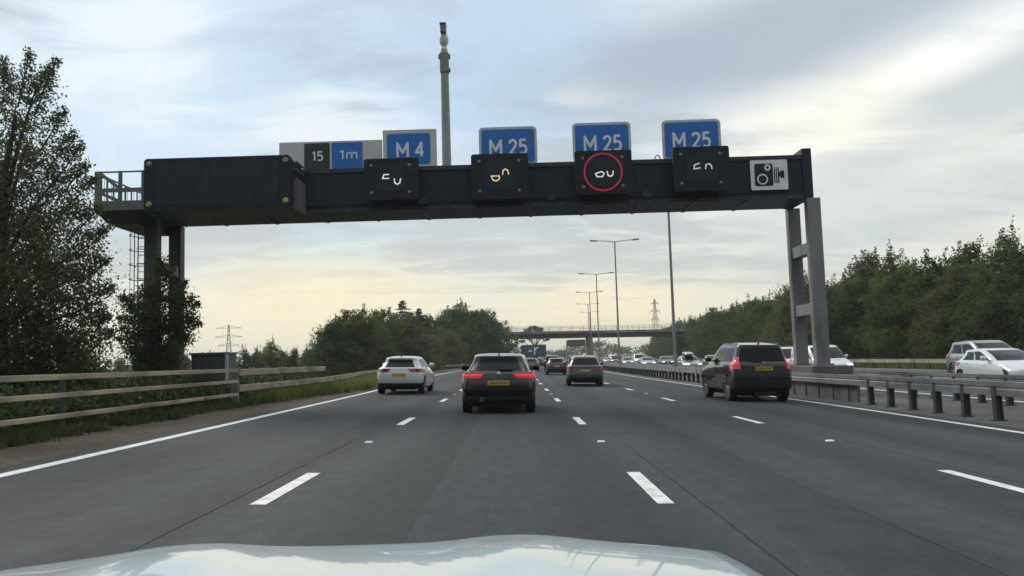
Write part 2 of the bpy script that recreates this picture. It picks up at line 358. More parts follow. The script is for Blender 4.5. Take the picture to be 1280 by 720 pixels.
    allc = mix(bump(-13, 8.5, 8, .5, 2.4, 2), allc, (.50, .74, .82))
    allc = mix(bump(-14, 3, 17, .7, 1.1, 2.0), allc, (1.03, .87, .55))
    allc = mix(bump(6, 2.5, 9, .6, .9, 2), allc, (.97, .82, .54))
    allc = mix(bump(24, 13, 16, .95, 1.2, 1.9, 10), allc, (.93, .92, .81))
    allc = mix(bump(-24, 20.5, 7, .7, 3.0, 1.4), allc, (.82, .87, .89))
    allc = mix(bump(-13, 16, 9, .65, 3.0, 1.8, 8), allc, (.84, .88, .88))
    allc = mix(bump(6, 18, 5, .75, 1.8, 3.6, 6), allc, (.90, .91, .88))
    allc = mix(bump(18, 20.5, 24, .92, 1.1, 4.6, 9), allc, (.39, .45, .53))
    allc = mix(bump(31, 15, 12, .8, 1.5, 3.4, 13), allc, (.50, .56, .60))
    allc = mix(bump(22, 11, 11, .6, 1.8, 4.5, 12), allc, (.56, .60, .62))
    allc = mix(bump(25, 8, 16, .7, 1.5, 2.8, 10), allc, (.56, .61, .62))
    allc = mix(bump(27, 5.5, 9, .6, 1.4, 3.4, 8), allc, (.84, .82, .72))
    allc = mix(bump(29, 17.5, 6, .7, 1.6, 3.2, 14), allc, (.92, .94, .90))
    allc = mix(bump(-9, 13, 8, .6, 2.8, 2.6, 6), allc, (.88, .90, .88))
    allc = mix(bump(-5, 11, 17, .55, 2.0, 3.2, 5), allc, (.56, .64, .69))
    # away from the evening sun the sky is duller
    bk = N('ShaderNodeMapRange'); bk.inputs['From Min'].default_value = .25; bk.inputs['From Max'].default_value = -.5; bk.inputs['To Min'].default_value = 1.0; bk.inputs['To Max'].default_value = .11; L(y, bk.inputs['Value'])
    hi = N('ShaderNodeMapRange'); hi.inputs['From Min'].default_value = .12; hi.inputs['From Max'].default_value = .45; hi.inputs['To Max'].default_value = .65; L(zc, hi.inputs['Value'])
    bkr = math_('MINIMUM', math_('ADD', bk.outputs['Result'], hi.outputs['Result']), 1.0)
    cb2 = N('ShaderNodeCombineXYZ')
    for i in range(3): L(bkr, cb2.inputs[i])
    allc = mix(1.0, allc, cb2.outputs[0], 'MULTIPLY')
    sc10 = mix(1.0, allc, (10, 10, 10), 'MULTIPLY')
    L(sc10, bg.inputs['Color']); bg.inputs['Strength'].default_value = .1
make_world()
sd = bpy.data.lights.new('sun', 'SUN'); sd.energy = 1.3; sd.angle = R_(14); sd.color = (1, .93, .82)
so = bpy.data.objects.new('sun', sd); link(so)
sdir = Vector((math.sin(R_(SUN_AZ))*math.cos(R_(SUN_EL)), math.cos(R_(SUN_AZ))*math.cos(R_(SUN_EL)), math.sin(R_(SUN_EL))))
so.rotation_euler = (-sdir).to_track_quat('-Z', 'Y').to_euler()
scene.view_settings.view_transform = 'Standard'; scene.view_settings.look = 'None'; scene.view_settings.gamma = 1; scene.view_settings.use_curve_mapping = False
scene.view_settings.exposure = .2

# ------------------------------------------------------------------ ground and roads
def sheet(name, us, Ys, zf, m, kind='structure', wob=None):
    """strip surface over cross positions us (value or function of Y) and distances Ys, following the bend"""
    vs = []; uv = []
    for Y in Ys:
        for u in us:
            uu = u(Y) if callable(u) else u
            vs.append((uu+curve_x(Y), Y, zf(uu, Y))); uv.append((uu, Y))
    n = len(us); fs = []
    for i in range(len(Ys)-1):
        for j in range(n-1): fs.append((i*n+j, i*n+j+1, (i+1)*n+j+1, (i+1)*n+j))
    me = bpy.data.meshes.new(name); me.from_pydata(vs, [], fs); me.materials.append(m)
    l = me.uv_layers.new(name='UVMap')
    for lp in me.loops: l.data[lp.index].uv = uv[lp.vertex_index]
    me.update(); o = bpy.data.objects.new(name, me); link(o); o['kind'] = kind
    return o
YS = [-60, -30, -10, 0, 5, 10, 15, 20, 25, 30, 35, 40, 45, 50, 55, 60, 65, 70, 75, 80, 90, 100, 110, 120, 130, 140, 150, 165, 180, 195, 210, 230, 250, 270, 300, 330, 360, 400, 440, 500, 600]
def interp(tab, Y):
    if Y <= tab[0][0]: return tab[0][1]
    for (a, va), (b, vb) in zip(tab, tab[1:]):
        if Y <= b: return va+(vb-va)*(Y-a)/(b-a)
    return tab[-1][1]
LE = lambda Y: interp([(0, -5.75), (30, -5.88), (45, -6.1), (65, -7.0), (94, -7.4), (140, -7.4)], Y)          # left edge line
BARL = lambda Y: interp([(0, -7.7), (34, -7.85), (45, -9.0), (60, -11.0), (75, -12.2), (110, -12.2), (150, -10.5)], Y)  # left barrier
def gz(u, Y):
    if u < -7.9: 
        z = .17-.02*min(1, (-7.9-u)/3)
        return z - .5*min(1, max(0, (-14-u)/20))
    if u < 9.4: return -.026*u-.035
    if u < 28.6: return -.28
    t = min(1, (u-28.6)/10); return -.28+1.5*t*t*(3-2*t)
GUS = [-2500, -900, -400, -150, -80, -50, -34, -25, -18, -14, -11, -9.5, -7.9, 0, 9.4, 28.6, 30, 32, 34, 36, 38.6, 45, 60, 100, 250, 600, 1500, 3200]
sheet('ground', GUS, YS+[800, 1200, 2000, 4200], gz, M['grass'])
sheet('road', [lambda Y: LE(Y)-.45, -3, 0, 3, 6, 9.15], YS, lambda u, Y: -.026*u, M['asphalt'])
sheet('verge', [lambda Y: BARL(Y)-.7, lambda Y: (BARL(Y)+LE(Y))/2-.3, lambda Y: LE(Y)-.44], [Y for Y in YS if Y < 300], lambda u, Y: -.026*max(u, -7.9)-.012+(.0 if u > -6.6 else .012), M['verge'])
sheet('median', [9.15, 10, 11, 12, 13.05], YS, lambda u, Y: -.243 if u > 9.3 else -.026*u-.004, M['gravel'])
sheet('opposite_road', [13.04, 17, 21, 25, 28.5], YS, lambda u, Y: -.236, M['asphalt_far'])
def marking(name, segs, zoff=.004, m=None):
    mb = MB()
    for u, w, a, b in segs:
        k = max(1, int((b-a)/5)); 
        for i in range(k):
            y0, y1 = a+(b-a)*i/k, a+(b-a)*(i+1)/k
            q = []
            for Y, s in ((y0, -1), (y0, 1), (y1, 1), (y1, -1)):
                uu = (u(Y) if callable(u) else u)+s*w/2
                zz = (-.026*uu if uu < 9.3 else -.236)+zoff
                q.append((uu+curve_x(Y), Y, zz))
            mb.add(q, [(0, 1, 2, 3)])
    o = mb.build(name, m or M['paint']); o['kind'] = 'structure'; return o
dash = lambda u, w=.15, a=7.42: [(u, w, a+9*k, a+9*k+2.05) for k in range(-1, 42)]
marking('lane_markings', dash(-2.32, .15)+dash(1.29, .15)+dash(4.83, .15, 7.5))
marking('edge_lines', [(LE, .19, -10, 420), (lambda Y: 8.72 if Y > 20 else 8.72-.02*(20-Y), .17, -10, 420)])
marking('opposite_markings', [(13.42, .2, -10, 420)]+[(u, .15, a, a+2) for u in (17.0, 20.6, 24.2) for a in np.arange(6, 300, 9)]+[(27.9, .2, -10, 420)])
# thin sealed joint between lanes two and three, dark bitumen line
bit = mat('bitumen joint', (.036, .041, .043), .85, var=.3, vscale=1.5, spec=.12)
marking('road_joints', [(1.62, .016, -8, 140), (-2.62, .010, -8, 140), (5.1, .010, -8, 140)], .003, bit)
# patches of older surface
oldp = asphalt_mat('asphalt older strip', (.037, .043, .046), (.051, .058, .061))
marking('road_patches', [(3.1, .5, -9, 160), (-.55, .55, -8, 120)], .002, oldp)

# road studs
def stud(Y, u, label, group):
    mb = MB(); z = -.026*u
    mb.hexa([(-.06, -.05, 0), (.06, -.05, 0), (.06, .05, 0), (-.06, .05, 0), (-.045, -.03, .018), (.045, -.03, .018), (.045, .03, .018), (-.045, .03, .018)])
    return mb
studp = None
for u in (-2.32, 1.29, 4.83):
    for Y in (12.95, 30.95, 48.95):
        if studp is None:
            studp = stud(0, 0, '', '').build('road_stud', M['signwhite']); o = studp
        else:
            o = studp.copy(); link(o)
        o.location = (u+curve_x(Y), Y, -.026*u+.003)
        tag(o, 'small pale reflective stud set in the gap between white lane dashes', 'road stud', 'road studs between the lane dashes')

# ------------------------------------------------------------------ barriers
def barrier(name, label, u, Y0, Y1, z0, ztop, hrail, wrail, step, nind, matr, matp, group, postw=.15, skip=None):
    uf = u if callable(u) else (lambda Y: u)
    root = thing(name, label, 'crash barrier', (uf(Y0)+curve_x(Y0), Y0, z0), group=group); bx = root.location.copy()
    P_ = lambda Y, du, z: Vector((uf(Y)+curve_x(Y)+du, Y, z))-bx
    mb = MB(); ys = list(np.arange(Y0, Y1, 2.4))+[Y1]
    prof = [(-wrail/2, ztop-hrail), (wrail/2, ztop-hrail), (wrail/2, ztop-hrail*.55), (wrail*.38, ztop-hrail*.45), (wrail/2, ztop-hrail*.35), (wrail/2, ztop), (-wrail/2, ztop), (-wrail/2, ztop-hrail*.35), (-wrail*.38, ztop-hrail*.45), (-wrail/2, ztop-hrail*.55)]
    n = len(prof); vs = []; fs = []
    for Y in ys:
        j = rnd.uniform(-.006, .006)
        vs += [P_(Y, a, b+j) for a, b in prof]
    for i in range(len(ys)-1):
        for k in range(n): fs.append((i*n+k, i*n+(k+1) % n, (i+1)*n+(k+1) % n, (i+1)*n+k))
    fs += [tuple(range(n)), tuple(range((len(ys)-1)*n, len(ys)*n))]
    mb.add(vs, fs); mb.build('rail', matr, root)
    pm = None; rest = MB(); cnt = 0
    for Y in np.arange(Y0+.3, Y1, step):
        if skip and skip[0] < Y < skip[1]: continue
        if cnt < nind:
            if pm is None:
                b = MB(); w, d = postw, postw*.8; h = ztop-hrail*.3-z0
                b.box(-w/2, -w/2+.02, -d/2, d/2, -.1, h).box(w/2-.02, w/2, -d/2, d/2, -.1, h).box(-w/2+.02, w/2-.02, -.012, .012, -.1, h-.02)
                b.box(-w*.8, w*.8, -d*.8, d*.8, -.1, .025)
                p = b.build('post', matp, root); pm = p
            else:
                p = pm.copy(); link(p, root)
            p.location = P_(Y, 0, z0); p.rotation_euler = (0, rnd.uniform(-.02, .02), rnd.uniform(-.05, .05))
        else:
            q = P_(Y, 0, 0); rest.box(q.x-postw/2, q.x+postw/2, q.y-.05, q.y+.05, z0-bx.z-.1, ztop-hrail*.5-bx.z)
        cnt += 1
    if rest.v: o = rest.build('far_posts', matp, root); o['kind'] = 'stuff'
    return root
ZM = -.243
barrier('crash_barrier', 'grey box beam crash barrier on close posts beside lane four', 9.75, 7, 330, ZM, .55, .285, .13, 1.2, 96, M['steel'], M['post'], 'median crash barriers', skip=(24.0, 33.2))
barrier('crash_barrier', 'grey crash barrier on the far side of the median beside the oncoming road', 12.45, 7, 330, ZM, .53, .26, .13, 1.25, 80, M['steel'], M['post'], 'median crash barriers', skip=(26.5, 31.5))
barrier('crash_barrier', 'pale crash barrier along the grass below the right-hand wood', 29.2, 20, 300, -.28, .47, .26, .1, 2.4, 70, M['rail'], M['post'], None, .1)
barrier('crash_barrier', 'tan single-rail crash barrier running from the kerbside fence into the distance', BARL, 34.2, 210, .19, .80, .20, .10, 2.4, 60, M['railtan'], M['wood'], None, .12)

# left fences
def fence_left():
    X = lambda Y: BARL(Y)
    root = thing('roadside_fence', 'three-rail tan metal fence in front of dark bushes on the left verge', 'fence', (X(23.2), 23.2, .19)); b = root.location
    for z, h in ((1.21, .10), (.90, .085), (.545, .085)):
        mb = MB(); ys = list(np.arange(5, 23.2, 1.8))+[23.2]
        for a, c in zip(ys, ys[1:]):
            s = rnd.uniform(-.008, .008)
            mb.bar((X(a)-b.x, a-b.y, z-b.z), (X(c)-b.x, c-b.y-.004, z-b.z), .06, h)
        mb.build('rail', M['railtan'], root, bevel=.012)
    for Y in np.arange(6.5, 22.5, 3.9):
        mb = MB(); mb.box(-.03, .03, -.025, .025, -.15, 1.06); p = mb.build('post', M['post'], root); p.location = (X(Y)-b.x-.07, Y-b.y, 0)
    root2 = thing('barrier_transition', 'thick two-rail tan barrier section joining the fence to the single rail', 'crash barrier', (X(23.4), 23.4, .19)); b2 = root2.location
    for z, h, y1 in ((1.15, .19, 34.0), (.70, .19, 34.18)):
        mb = MB(); ys = list(np.arange(23.3, y1, 2.1))+[y1]
        for a, c in zip(ys, ys[1:]): mb.bar((X(a)-b2.x, a-b2.y, z-b2.z), (X(c)-b2.x, c-b2.y-.003, z-b2.z), .10, h)
        mb.build('rail', M['railtan'], root2, bevel=.02)
    for i, Y in enumerate(np.arange(23.42, 34.3, 1.55)):
        w = .10 if i == 0 else .07
        mb = MB(); mb.box(-w, w, -.06, .06, -.2, 1.10 if Y < 34 else .6); p = mb.build('post', M['wood'], root2, bevel=.01); p.location = (X(Y)-b2.x-.17 if i else X(Y)-b2.x-.12, Y-b2.y-(.07 if i == 0 else 0), 0)
fence_left()

# ------------------------------------------------------------------ gantry
GD, GB = 28.5, 30.7
def gantry():
    zb, zt = 6.64, 8.10
    xl, xr = at(190, 240, GD).x, at(1003, 220, GD).x
    root = thing('sign_gantry', 'dark blue-grey sign gantry spanning the carriageway on grey columns', 'gantry', ((xl+xr)/2, GD+1.1, 0)); b = root.location
    mb = MB(); mb.box(xl-b.x-.2, xr-b.x, GD-b.y, GB-b.y, zb, zt)
    mb.box(xl-b.x-.2, xr-b.x, GD-b.y-.05, GD-b.y-.002, zt-.10, zt+.05, 1)
    mb.box(xl-b.x-.2, xr-b.x, GD-b.y-.04, GD-b.y-.002, zb-.03, zb+.09, 1)
    nx = 12
    for i in range(1, nx):
        x = xl-b.x+(xr-xl)*i/nx; mb.box(x-.012, x+.012, GD-b.y-.012, GD-b.y-.001, zb+.1, zt-.11, 1)
        mb.box(x-.06, x+.06, GD-b.y+.05, GB-b.y-.05, zb-.035, zb-.002, 1)
    mb.build('beam', [M['beam'], M['beamtrim']], root)
    mb = MB()
    for x in np.arange(xl-b.x+1.0, xr-b.x-.5, .62): mb.tube([(x, GD-b.y-.064, zt-.03), (x, GD-b.y-.051, zt-.03)], .022, 6); mb.tube([(x+.3, GD-b.y-.054, zb+.03), (x+.3, GD-b.y-.041, zb+.03)], .022, 6)
    mb.build('bolts', M['steel'], root)
    mb = MB(); mb.tube([(xl-b.x+5.2, GD-b.y-.03, zb+.20), (xr-b.x-.6, GD-b.y-.03, zb+.23)], .022, 6); mb.tube([(xl-b.x+5.2, GD-b.y-.03, zb+.27), (xr-b.x-5.6, GD-b.y-.03, zb+.29)], .016, 6)
    for x, w in ((-1.9, .34), (2.6, .26), (5.9, .3)): mb.box(x-w/2, x+w/2, GD-b.y-.13, GD-b.y-.013, zb+.14, zb+.14+w*.8)
    mb.build('conduit', M['beamtrim'], root)
    mb = MB(); mb.box(xr-b.x+.002, xr-b.x+.34, GD-b.y-.06, GB-b.y+.06, zb-.02, zt+.28); mb.build('end_cap', M['beam'], root, bevel=.03)
    def column(xc, y, z0, z1, w=.50, d=.46, m=None):
        mb = MB(); mb.box(xc-w/2, xc+w/2, y-d/2, y+d/2, z0, z1); mb.box(xc-w/2-.09, xc+w/2+.09, y-d/2-.09, y+d/2+.09, z0-.02, z0+.05)
        mb.box(xc-w/2-.012, xc-w/2-.001, y-d*.3, y+d*.3, z0+.9, z1-.3)
        return mb.build('column', m or M['column'], root, bevel=.02)
    cr = xr-b.x+.05; cl = xl-b.x+.0
    for y, w in ((GD-b.y+.10, .46), (GB-b.y-.05, .44)):
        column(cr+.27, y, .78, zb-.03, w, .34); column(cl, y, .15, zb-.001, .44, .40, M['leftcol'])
    for z in (2.75, 4.9):
        mb = MB(); mb.box(cr+.27-.17, cr+.27+.17, GD-b.y+.275, GB-b.y-.225, z-.2, z+.2); mb.build('cross_brace', M['column'], root, bevel=.015)
        mb = MB(); mb.box(cl-.17, cl+.17, GD-b.y+.34, GB-b.y-.285, z-.2, z+.2); mb.build('cross_brace', M['column'], root, bevel=.015)
    mb = MB(); mb.box(9.83-b.x, 9.90-b.x, 24.0-b.y, 33.2-b.y, -.3, .27)
    for y in np.arange(24.6, 33, 1.2): mb.box(9.80-b.x, 9.829-b.x, y-b.y-.02, y-b.y+.02, -.3, .26)
    mb.build('guard_panel', M['concrete'], root)
    mb = MB(); mb.box(9.95-b.x, 11.5-b.x, 27.8-b.y, 33-b.y, -.3, .47); mb.box(10.02-b.x, 11.4-b.x, 28.0-b.y, 32.4-b.y, .471, .76)
    mb.build('plinth', M['concrete'], root, bevel=.03)
    # walkway cage at the left end
    x0, x1 = at(118, 235, 27.0).x-b.x, at(181, 235, 27.0).x-b.x-.02
    ya, yb = 27.0-b.y, GB-b.y
    mb = MB(); z0 = 6.62
    mb.hexa([(x0+.05, ya+.9, z0-.32), (xl-b.x-.21, ya+.9, z0-.32), (xl-b.x-.21, yb, z0-.32), (x0+.05, yb, z0-.32), (x0, ya, z0), (x1-.02, ya, z0), (xl-b.x-.21, yb, z0), (x0, yb, z0)])
    mb.build('walkway_floor', M['beam'], root)
    mb = MB()
    for y in (ya+.03, yb-.03):
        for z, h in ((z0+1.30, .05), (z0+.68, .14), (z0+.16, .32)): mb.box(x0, x1 if y < ya+.1 else xl-b.x-.21, y-.02, y+.02, z-h/2, z+h/2)
        for x, w in ((x0+.12, .24), (x0+.85, .12), (x1-.06, .09)): mb.box(x-w/2, x+w/2, y-.024, y+.024, z0, z0+1.33)
        for za, zc in ((1.28, .72), (.62, .28)): mb.bar((x0+.15, y, z0+za), (x0+.85, y, z0+zc), .03, .11)
    for z, h in ((z0+1.30, .05), (z0+.68, .09), (z0+.14, .26)): mb.box(x0-.02, x0+.02, ya+.055, yb-.055, z-h/2, z+h/2)
    for y in np.arange(ya+.4, yb-.2, .45): mb.box(x0-.015, x0+.015, y-.03, y+.03, z0+.28, z0+1.27)
    for i in range(12):
        x = x0+.2+i*.13
        if x < x1: mb.box(x-.006, x+.006, yb-.045, yb-.035, z0+.28, z0+1.27)
    for y in np.arange(ya+.2, yb-.1, .24): mb.box(x0-.004, x0+.004, y-.01, y+.01, z0+.28, z0+1.27)
    for k in range(7): mb.box(x0, x1, yb-.034, yb-.026, z0+.86+k*.06, z0+.88+k*.06)
    mb.build('cage', M['cage'], root)
    # ladder with safety hoops
    xa, xb, yl = at(170, 300, 29.2).x-b.x, at(189, 300, 29.2).x-b.x, 29.2-b.y
    mb = MB()
    for x in (xa+.08, xb-.04): mb.tube([(x, yl, .3), (x, yl, z0-.25)], .022, 6)
    for z in np.arange(.6, z0-.3, .3): mb.tube([(xa+.08, yl, z), (xb-.04, yl, z)], .014, 5)
    for z in np.arange(2.4, z0-.35, .52):
        mb.tube([((xa+xb)/2+.02+.30*math.sin(t)*1.05, yl-.04-.42*(1-abs(math.cos(t))**1)*1.0 if False else yl-.38+.38*math.cos(t), z) for t in np.linspace(-2.9, 2.9, 13)], .016, 5)
    for t in (-1.6, -.8+3.9, 0+3.14, 1.6): mb.tube([((xa+xb)/2+.02+.31*math.sin(t), yl-.38+.38*math.cos(t), 2.4) , ((xa+xb)/2+.02+.31*math.sin(t), yl-.38+.38*math.cos(t), z0-.4)], .012, 5)
    mb.build('ladder', M['steel'], root)
    ey = at(822, 196, GD+.4)
    mb = MB(); mb.tube([(ey.x-b.x-.09, ey.y-b.y, zt), (ey.x-b.x-.09, ey.y-b.y, zt+.22), (ey.x-b.x-.03, ey.y-b.y, zt+.3), (ey.x-b.x+.05, ey.y-b.y, zt+.28), (ey.x-b.x+.09, ey.y-b.y, zt+.16), (ey.x-b.x+.09, ey.y-b.y, zt)], .022, 6); mb.build('lifting_eye', M['steel'], root)
    return zb, zt
ZB, ZT = gantry()

def strokes(name, lines, m, parent, y, w, closed=False):
    mb = MB()
    for ln in lines:
        for a, b in zip(ln, ln[1:]): 
            mb.ribbon(a, b, y-.006, y+.006, w)
        for a in ln: mb.tube([(a[0], y-.006, a[1]), (a[0], y+.006, a[1])], w*.5, 8)
    return mb.build(name, m, parent)

# big message sign
def message_sign():
    a, c = at(180, 198, 26.9), at(363, 194, 26.9); zb_ = at(270, 262, 26.9).z; zt_ = (a.z+c.z)/2
    w = c.x-a.x; root = thing('message_sign', 'large blank black message sign with yellow corner lanterns on the left of the gantry', 'message sign', ((a.x+c.x)/2, 26.9, zb_)); h = zt_-zb_
    mb = MB(); mb.prism(rrect(-w/2, w/2, 0, h, .12), 0, .28); mb.build('case', M['signblack'], root)
    mb = MB(); mb.prism(rrect(-w/2+.42, w/2-.42, .2, h-.14, .03), -.012, -.001)
    for i in range(1, 16): 
        x = -w/2+.42+(w-.84)*i/16; mb.box(x-.004, x+.004, -.016, -.0125, .22, h-.16)
    mb.build('display', M['beam'], root)
    mb = MB(); mb.box(-w/2+.06, w/2-.05, .282, 1.58, .03, h-.06); mb.build('housing', M['beamtrim'], root, bevel=.02)
    mb = MB(); mb.box(w/2-.048, w/2+.10, .6, 1.59, .02, h*.6)
    for z in (h*.62, h*.8, h*.95): mb.box(w/2-.0, w/2+.06, .6, 1.59, z-.03, z+.03)
    mb.build('side_platform', M['cage'], root)
    for x in (-w/2+.17, w/2-.17):
        for z, m in ((.24, M['lampoff']), (h-.18, M['lampgrey'] if True else 0)):
            mb = MB(); n = 14; 
            mb.tube([(x, -.06, z), (x, -.001, z)], [.075, .10], n); mb.build('lantern', M['lampoff'] if z < .5 else mat_l, root, smooth=False)
mat_l = mat('faded yellow lantern', (.30, .33, .17), .3, var=.2, vscale=9)
message_sign()

# lane signals
def lane_signal(px0, px1, py0, py1, label, glyphs, m, ring=False):
    D = 27.85
    a, c = at(px0, py1, D), at(px1, py0, D); w = c.x-a.x; ctr = at((px0+px1)/2, (py0+py1)/2, D); h = (py1-py0)*D/F
    root = thing('lane_signal', label, 'lane signal', (ctr.x, D, ctr.z-h/2), group='lane signals on the gantry beam')
    mb = MB(); mb.prism(rrect(-w/2, w/2, 0, h, .09), 0, .12); mb.box(-w/2+.1, w/2-.1, .121, GD-D-.055, .12, h-.12); mb.build('case', M['signblack'], root)
    mb = MB(); mb.prism(rrect(-w*.27, w*.27, h*.2, h*.84, .03), -.014, -.001); mb.build('display', M['beam'], root)
    for x in (-w*.36, w*.33):
        for z in (h*.17, h*.83):
            mb = MB(); mb.tube([(x, -.05, z), (x, -.001, z)], [.04, .06], 12); mb.build('lantern', M['lampgrey'], root)
    S = D/F
    pts = [[((x-(px0+px1)/2)*S, ((py0+py1)/2-y)*S+h/2) for x, y in ln] for ln in glyphs]
    strokes('digits', pts, m, root, -.022, .042)
    if ring:
        mb = MB(); mb.ring(-.02, h*.5, .615, .67, -.024, 40); mb.build('speed_ring', M['ledred'], root)
def arc(cx, cy, rx, ry, a0, a1, n=9): return [(cx+rx*math.cos(R_(a0+(a1-a0)*i/n)), cy-ry*math.sin(R_(a0+(a1-a0)*i/n))) for i in range(n+1)]
lane_signal(455, 523, 197, 250, 'black lane signal below the M4 sign with a broken white digit', [[(486, 218), (480, 218), (478, 223), (486, 223)], [(493, 224), (493.5, 229), (497, 231), (500, 229), (501, 224)]], M['ledwhite'])
lane_signal(590, 660, 191, 249, 'black lane signal with broken white digits below the left M25 sign', [[(614, 220), (624, 220), (624, 224), (620, 226.5), (616, 225), (614, 220)], [(628.5, 218), (629, 213), (632, 211.5), (635, 213), (636, 218)]], M['ledwarm'])
lane_signal(720, 789, 187, 243, 'black lane signal with white digits inside a lit red ring', [[(744, 217), (752, 214.5), (755, 217), (753, 221), (746, 221), (744, 217)], [(759, 214.5), (760, 220), (763.5, 221), (766, 219), (766.5, 214.5)]], M['ledwhite'], True)
lane_signal(843, 911, 182, 239, 'black lane signal with dim digits nearest the speed camera sign', [[(874, 204), (868, 206), (867, 211), (875, 210)], [(882, 211), (882.5, 206), (887, 205), (889, 207), (890, 211)]], M['leddim'])

# route signs
def route_sign(px0, px1, py0, py1, label, txt, tx, bottom=None, square=False, edge=.09):
    D = 28.62
    ctr = at((px0+px1)/2, (py0+py1)/2, D); w = (px1-px0)*D/F; h = (py1-py0)*D/F; z0 = ZT+.052; z1 = at((px0+px1)/2, py0, D).z
    root = thing('route_sign', label, 'road sign', (ctr.x, D, z0), group='route signs on top of the gantry'); h = z1-z0
    r = .02 if square else .16
    mb = MB(); mb.prism(rrect(-w/2, w/2, 0, h, r), 0, .07); mb.build('panel', M['signgrey'], root)
    e = edge
    mb = MB(); mb.prism(rrect(-w/2+e, w/2-e*(1.6 if square else 1), e*.8, h-e, .10), -.008, -.001); mb.build('blue_face', M['signblue'], root)
    S = D/F
    x = ((tx[0]+tx[1])/2-(px0+px1)/2)*S; z = at((tx[0]+tx[1])/2, (tx[2]+tx[3])/2, D).z-z0
    lettering('legend', txt, M['signwhite'], (tx[1]-tx[0])*S, (tx[3]-tx[2])*S, (x, -.009, z), root)
    mb = MB()
    for x in (-w*.3, w*.3): mb.box(x-.04, x+.04, .071, .16, -.05, h-.15)
    mb.build('bracket', M['steel'], root)
route_sign(478, 546.5, 162, 207, 'blue M4 sign on a square grey panel above the gantry', 'M 4', (495, 531, 177, 198), square=True, edge=.14)
route_sign(598, 672, 158.5, 203, 'leftmost blue M25 sign with rounded grey border, right of the tall mast', 'M 25', (611, 660, 173.5, 195))
route_sign(715, 789.5, 153, 198, 'blue M25 sign standing above the red-ringed lane signal', 'M 25', (729, 778, 168.5, 190))
route_sign(827, 902, 149.5, 195, 'rightmost blue M25 sign above the dim lane signal', 'M 25', (840, 889, 164.5, 186))
def location_sign():
    D = 28.70; a, c = at(349, 178, D), at(477.5, 175, D); z0 = ZT+.054; z1 = (a.z+c.z)/2; w = c.x-a.x; h = z1-z0; S = D/F
    root = thing('junction_sign', 'long grey sign with black 15 patch and blue 1m patch on the gantry', 'road sign', ((a.x+c.x)/2, D, z0))
    cx = (349+477.5)/2
    mb = MB(); mb.prism(rrect(-w/2, w/2, 0, h, .01), 0, .07); mb.build('panel', M['signgrey'], root)
    def patch(n, x0, x1, m, t, tx0, tx1, ty0, ty1):
        mb = MB(); mb.prism(rrect((x0-cx)*S, (x1-cx)*S, .06, h-.06, .05), -.008, -.001); mb.build(n, m, root)
        z = at((tx0+tx1)/2, (ty0+ty1)/2, D).z-z0
        lettering('legend', t, M['signwhite'], (tx1-tx0)*S, (ty1-ty0)*S, (((tx0+tx1)/2-cx)*S, -.009, z), root)
    patch('junction_patch', 379.5, 412, M['darkplate'], '15', 389, 404, 189, 202)
    patch('distance_patch', 414.5, 454, M['signblue'], '1m', 424, 448, 187, 199.5)
location_sign()
def camera_sign():
    D = GD-.075; ctr = at(961.5, 218.5, D); w = 47*D/F; h = 38.5*D/F
    root = thing('speed_camera_sign', 'white speed camera sign with black camera symbol on the gantry beam', 'road sign', (ctr.x, D, ctr.z-h/2), (0, R_(0), 0))
    S = D/F/4.8; X = lambda x: (x-777)*S; Z = lambda z: h-(z-335)*S*.99
    mb = MB(); mb.prism(rrect(-w/2, w/2, 0, h, .04), 0, .024); mb.build('panel', M['signwhite'], root)
    mb = MB(); y0, y1 = -.006, -.001
    mb.prism(rrect(X(688), X(800), Z(498), Z(358), .08), y0, y1)
    mb.box(X(806), X(812), y0, y1, Z(478), Z(380)); mb.box(X(818), X(824), y0, y1, Z(470), Z(384)); mb.box(X(829), X(836), y0, y1, Z(478), Z(384)); mb.box(X(812), X(829), y0, y1, Z(478), Z(471))
    mb.box(X(836), X(845), y0, y1, Z(442), Z(414)); mb.box(X(845), X(868), y0, y1, Z(450), Z(404))
    mb.build('camera_symbol', M['ink'], root)
    mb = MB(); mb.ring(X(735), Z(455), 25*S, 33*S, -.011, 28, 0, .004); mb.ring(X(768), Z(383), 9*S, 20*S, -.011, 24, 0, .004); mb.build('lens_rings', M['signwhite'], root)
camera_sign()
def cctv():
    b = at(558.5, 206, 29.6); zt_ = at(551.5, 62, 29.6).z
    root = thing('camera_mast', 'tall grey camera mast standing on the gantry behind the M4 sign', 'camera mast', (b.x, 29.6, ZT))
    H_ = at(552.5, 90, 29.6).z-ZT
    mb = MB(); mb.tube([(0, 0, 0), (0, 0, H_*.5), (0, 0, H_)], [.17, .16, .145], 14); mb.box(-.25, .25, -.25, .25, 0, .05); mb.build('pole', M['lamp'], root, smooth=False)
    mb = MB(); mb.box(-.16, .16, -.17, .17, H_-.05, H_+.7); mb.box(.161, .22, -.08, .08, H_, H_+.12); mb.box(.161, .22, -.08, .08, H_+.5, H_+.66); mb.box(-.22, -.161, -.08, .08, H_+.5, H_+.66); mb.build('mount', M['column'], root, bevel=.02)
    mb = MB(); zz = H_+.702; mb.tube([(0, 0, zz), (0, 0, zz+.14), (0, 0, zz+.25), (0, 0, zz+.4), (0, 0, zz+.55), (0, 0, zz+.72)], [.09, .13, .09, .16, .17, .12], 12); mb.build('pan_tilt_head', M['signgrey'], root, smooth=False)
    mb = MB(); mb.box(-.11, .09, -.30, .25, zz+.72, zz+1.02); mb.box(-.13, .11, -.36, .1, zz+1.021, zz+1.05); mb.build('camera', M['column'], root, bevel=.02)
cctv()

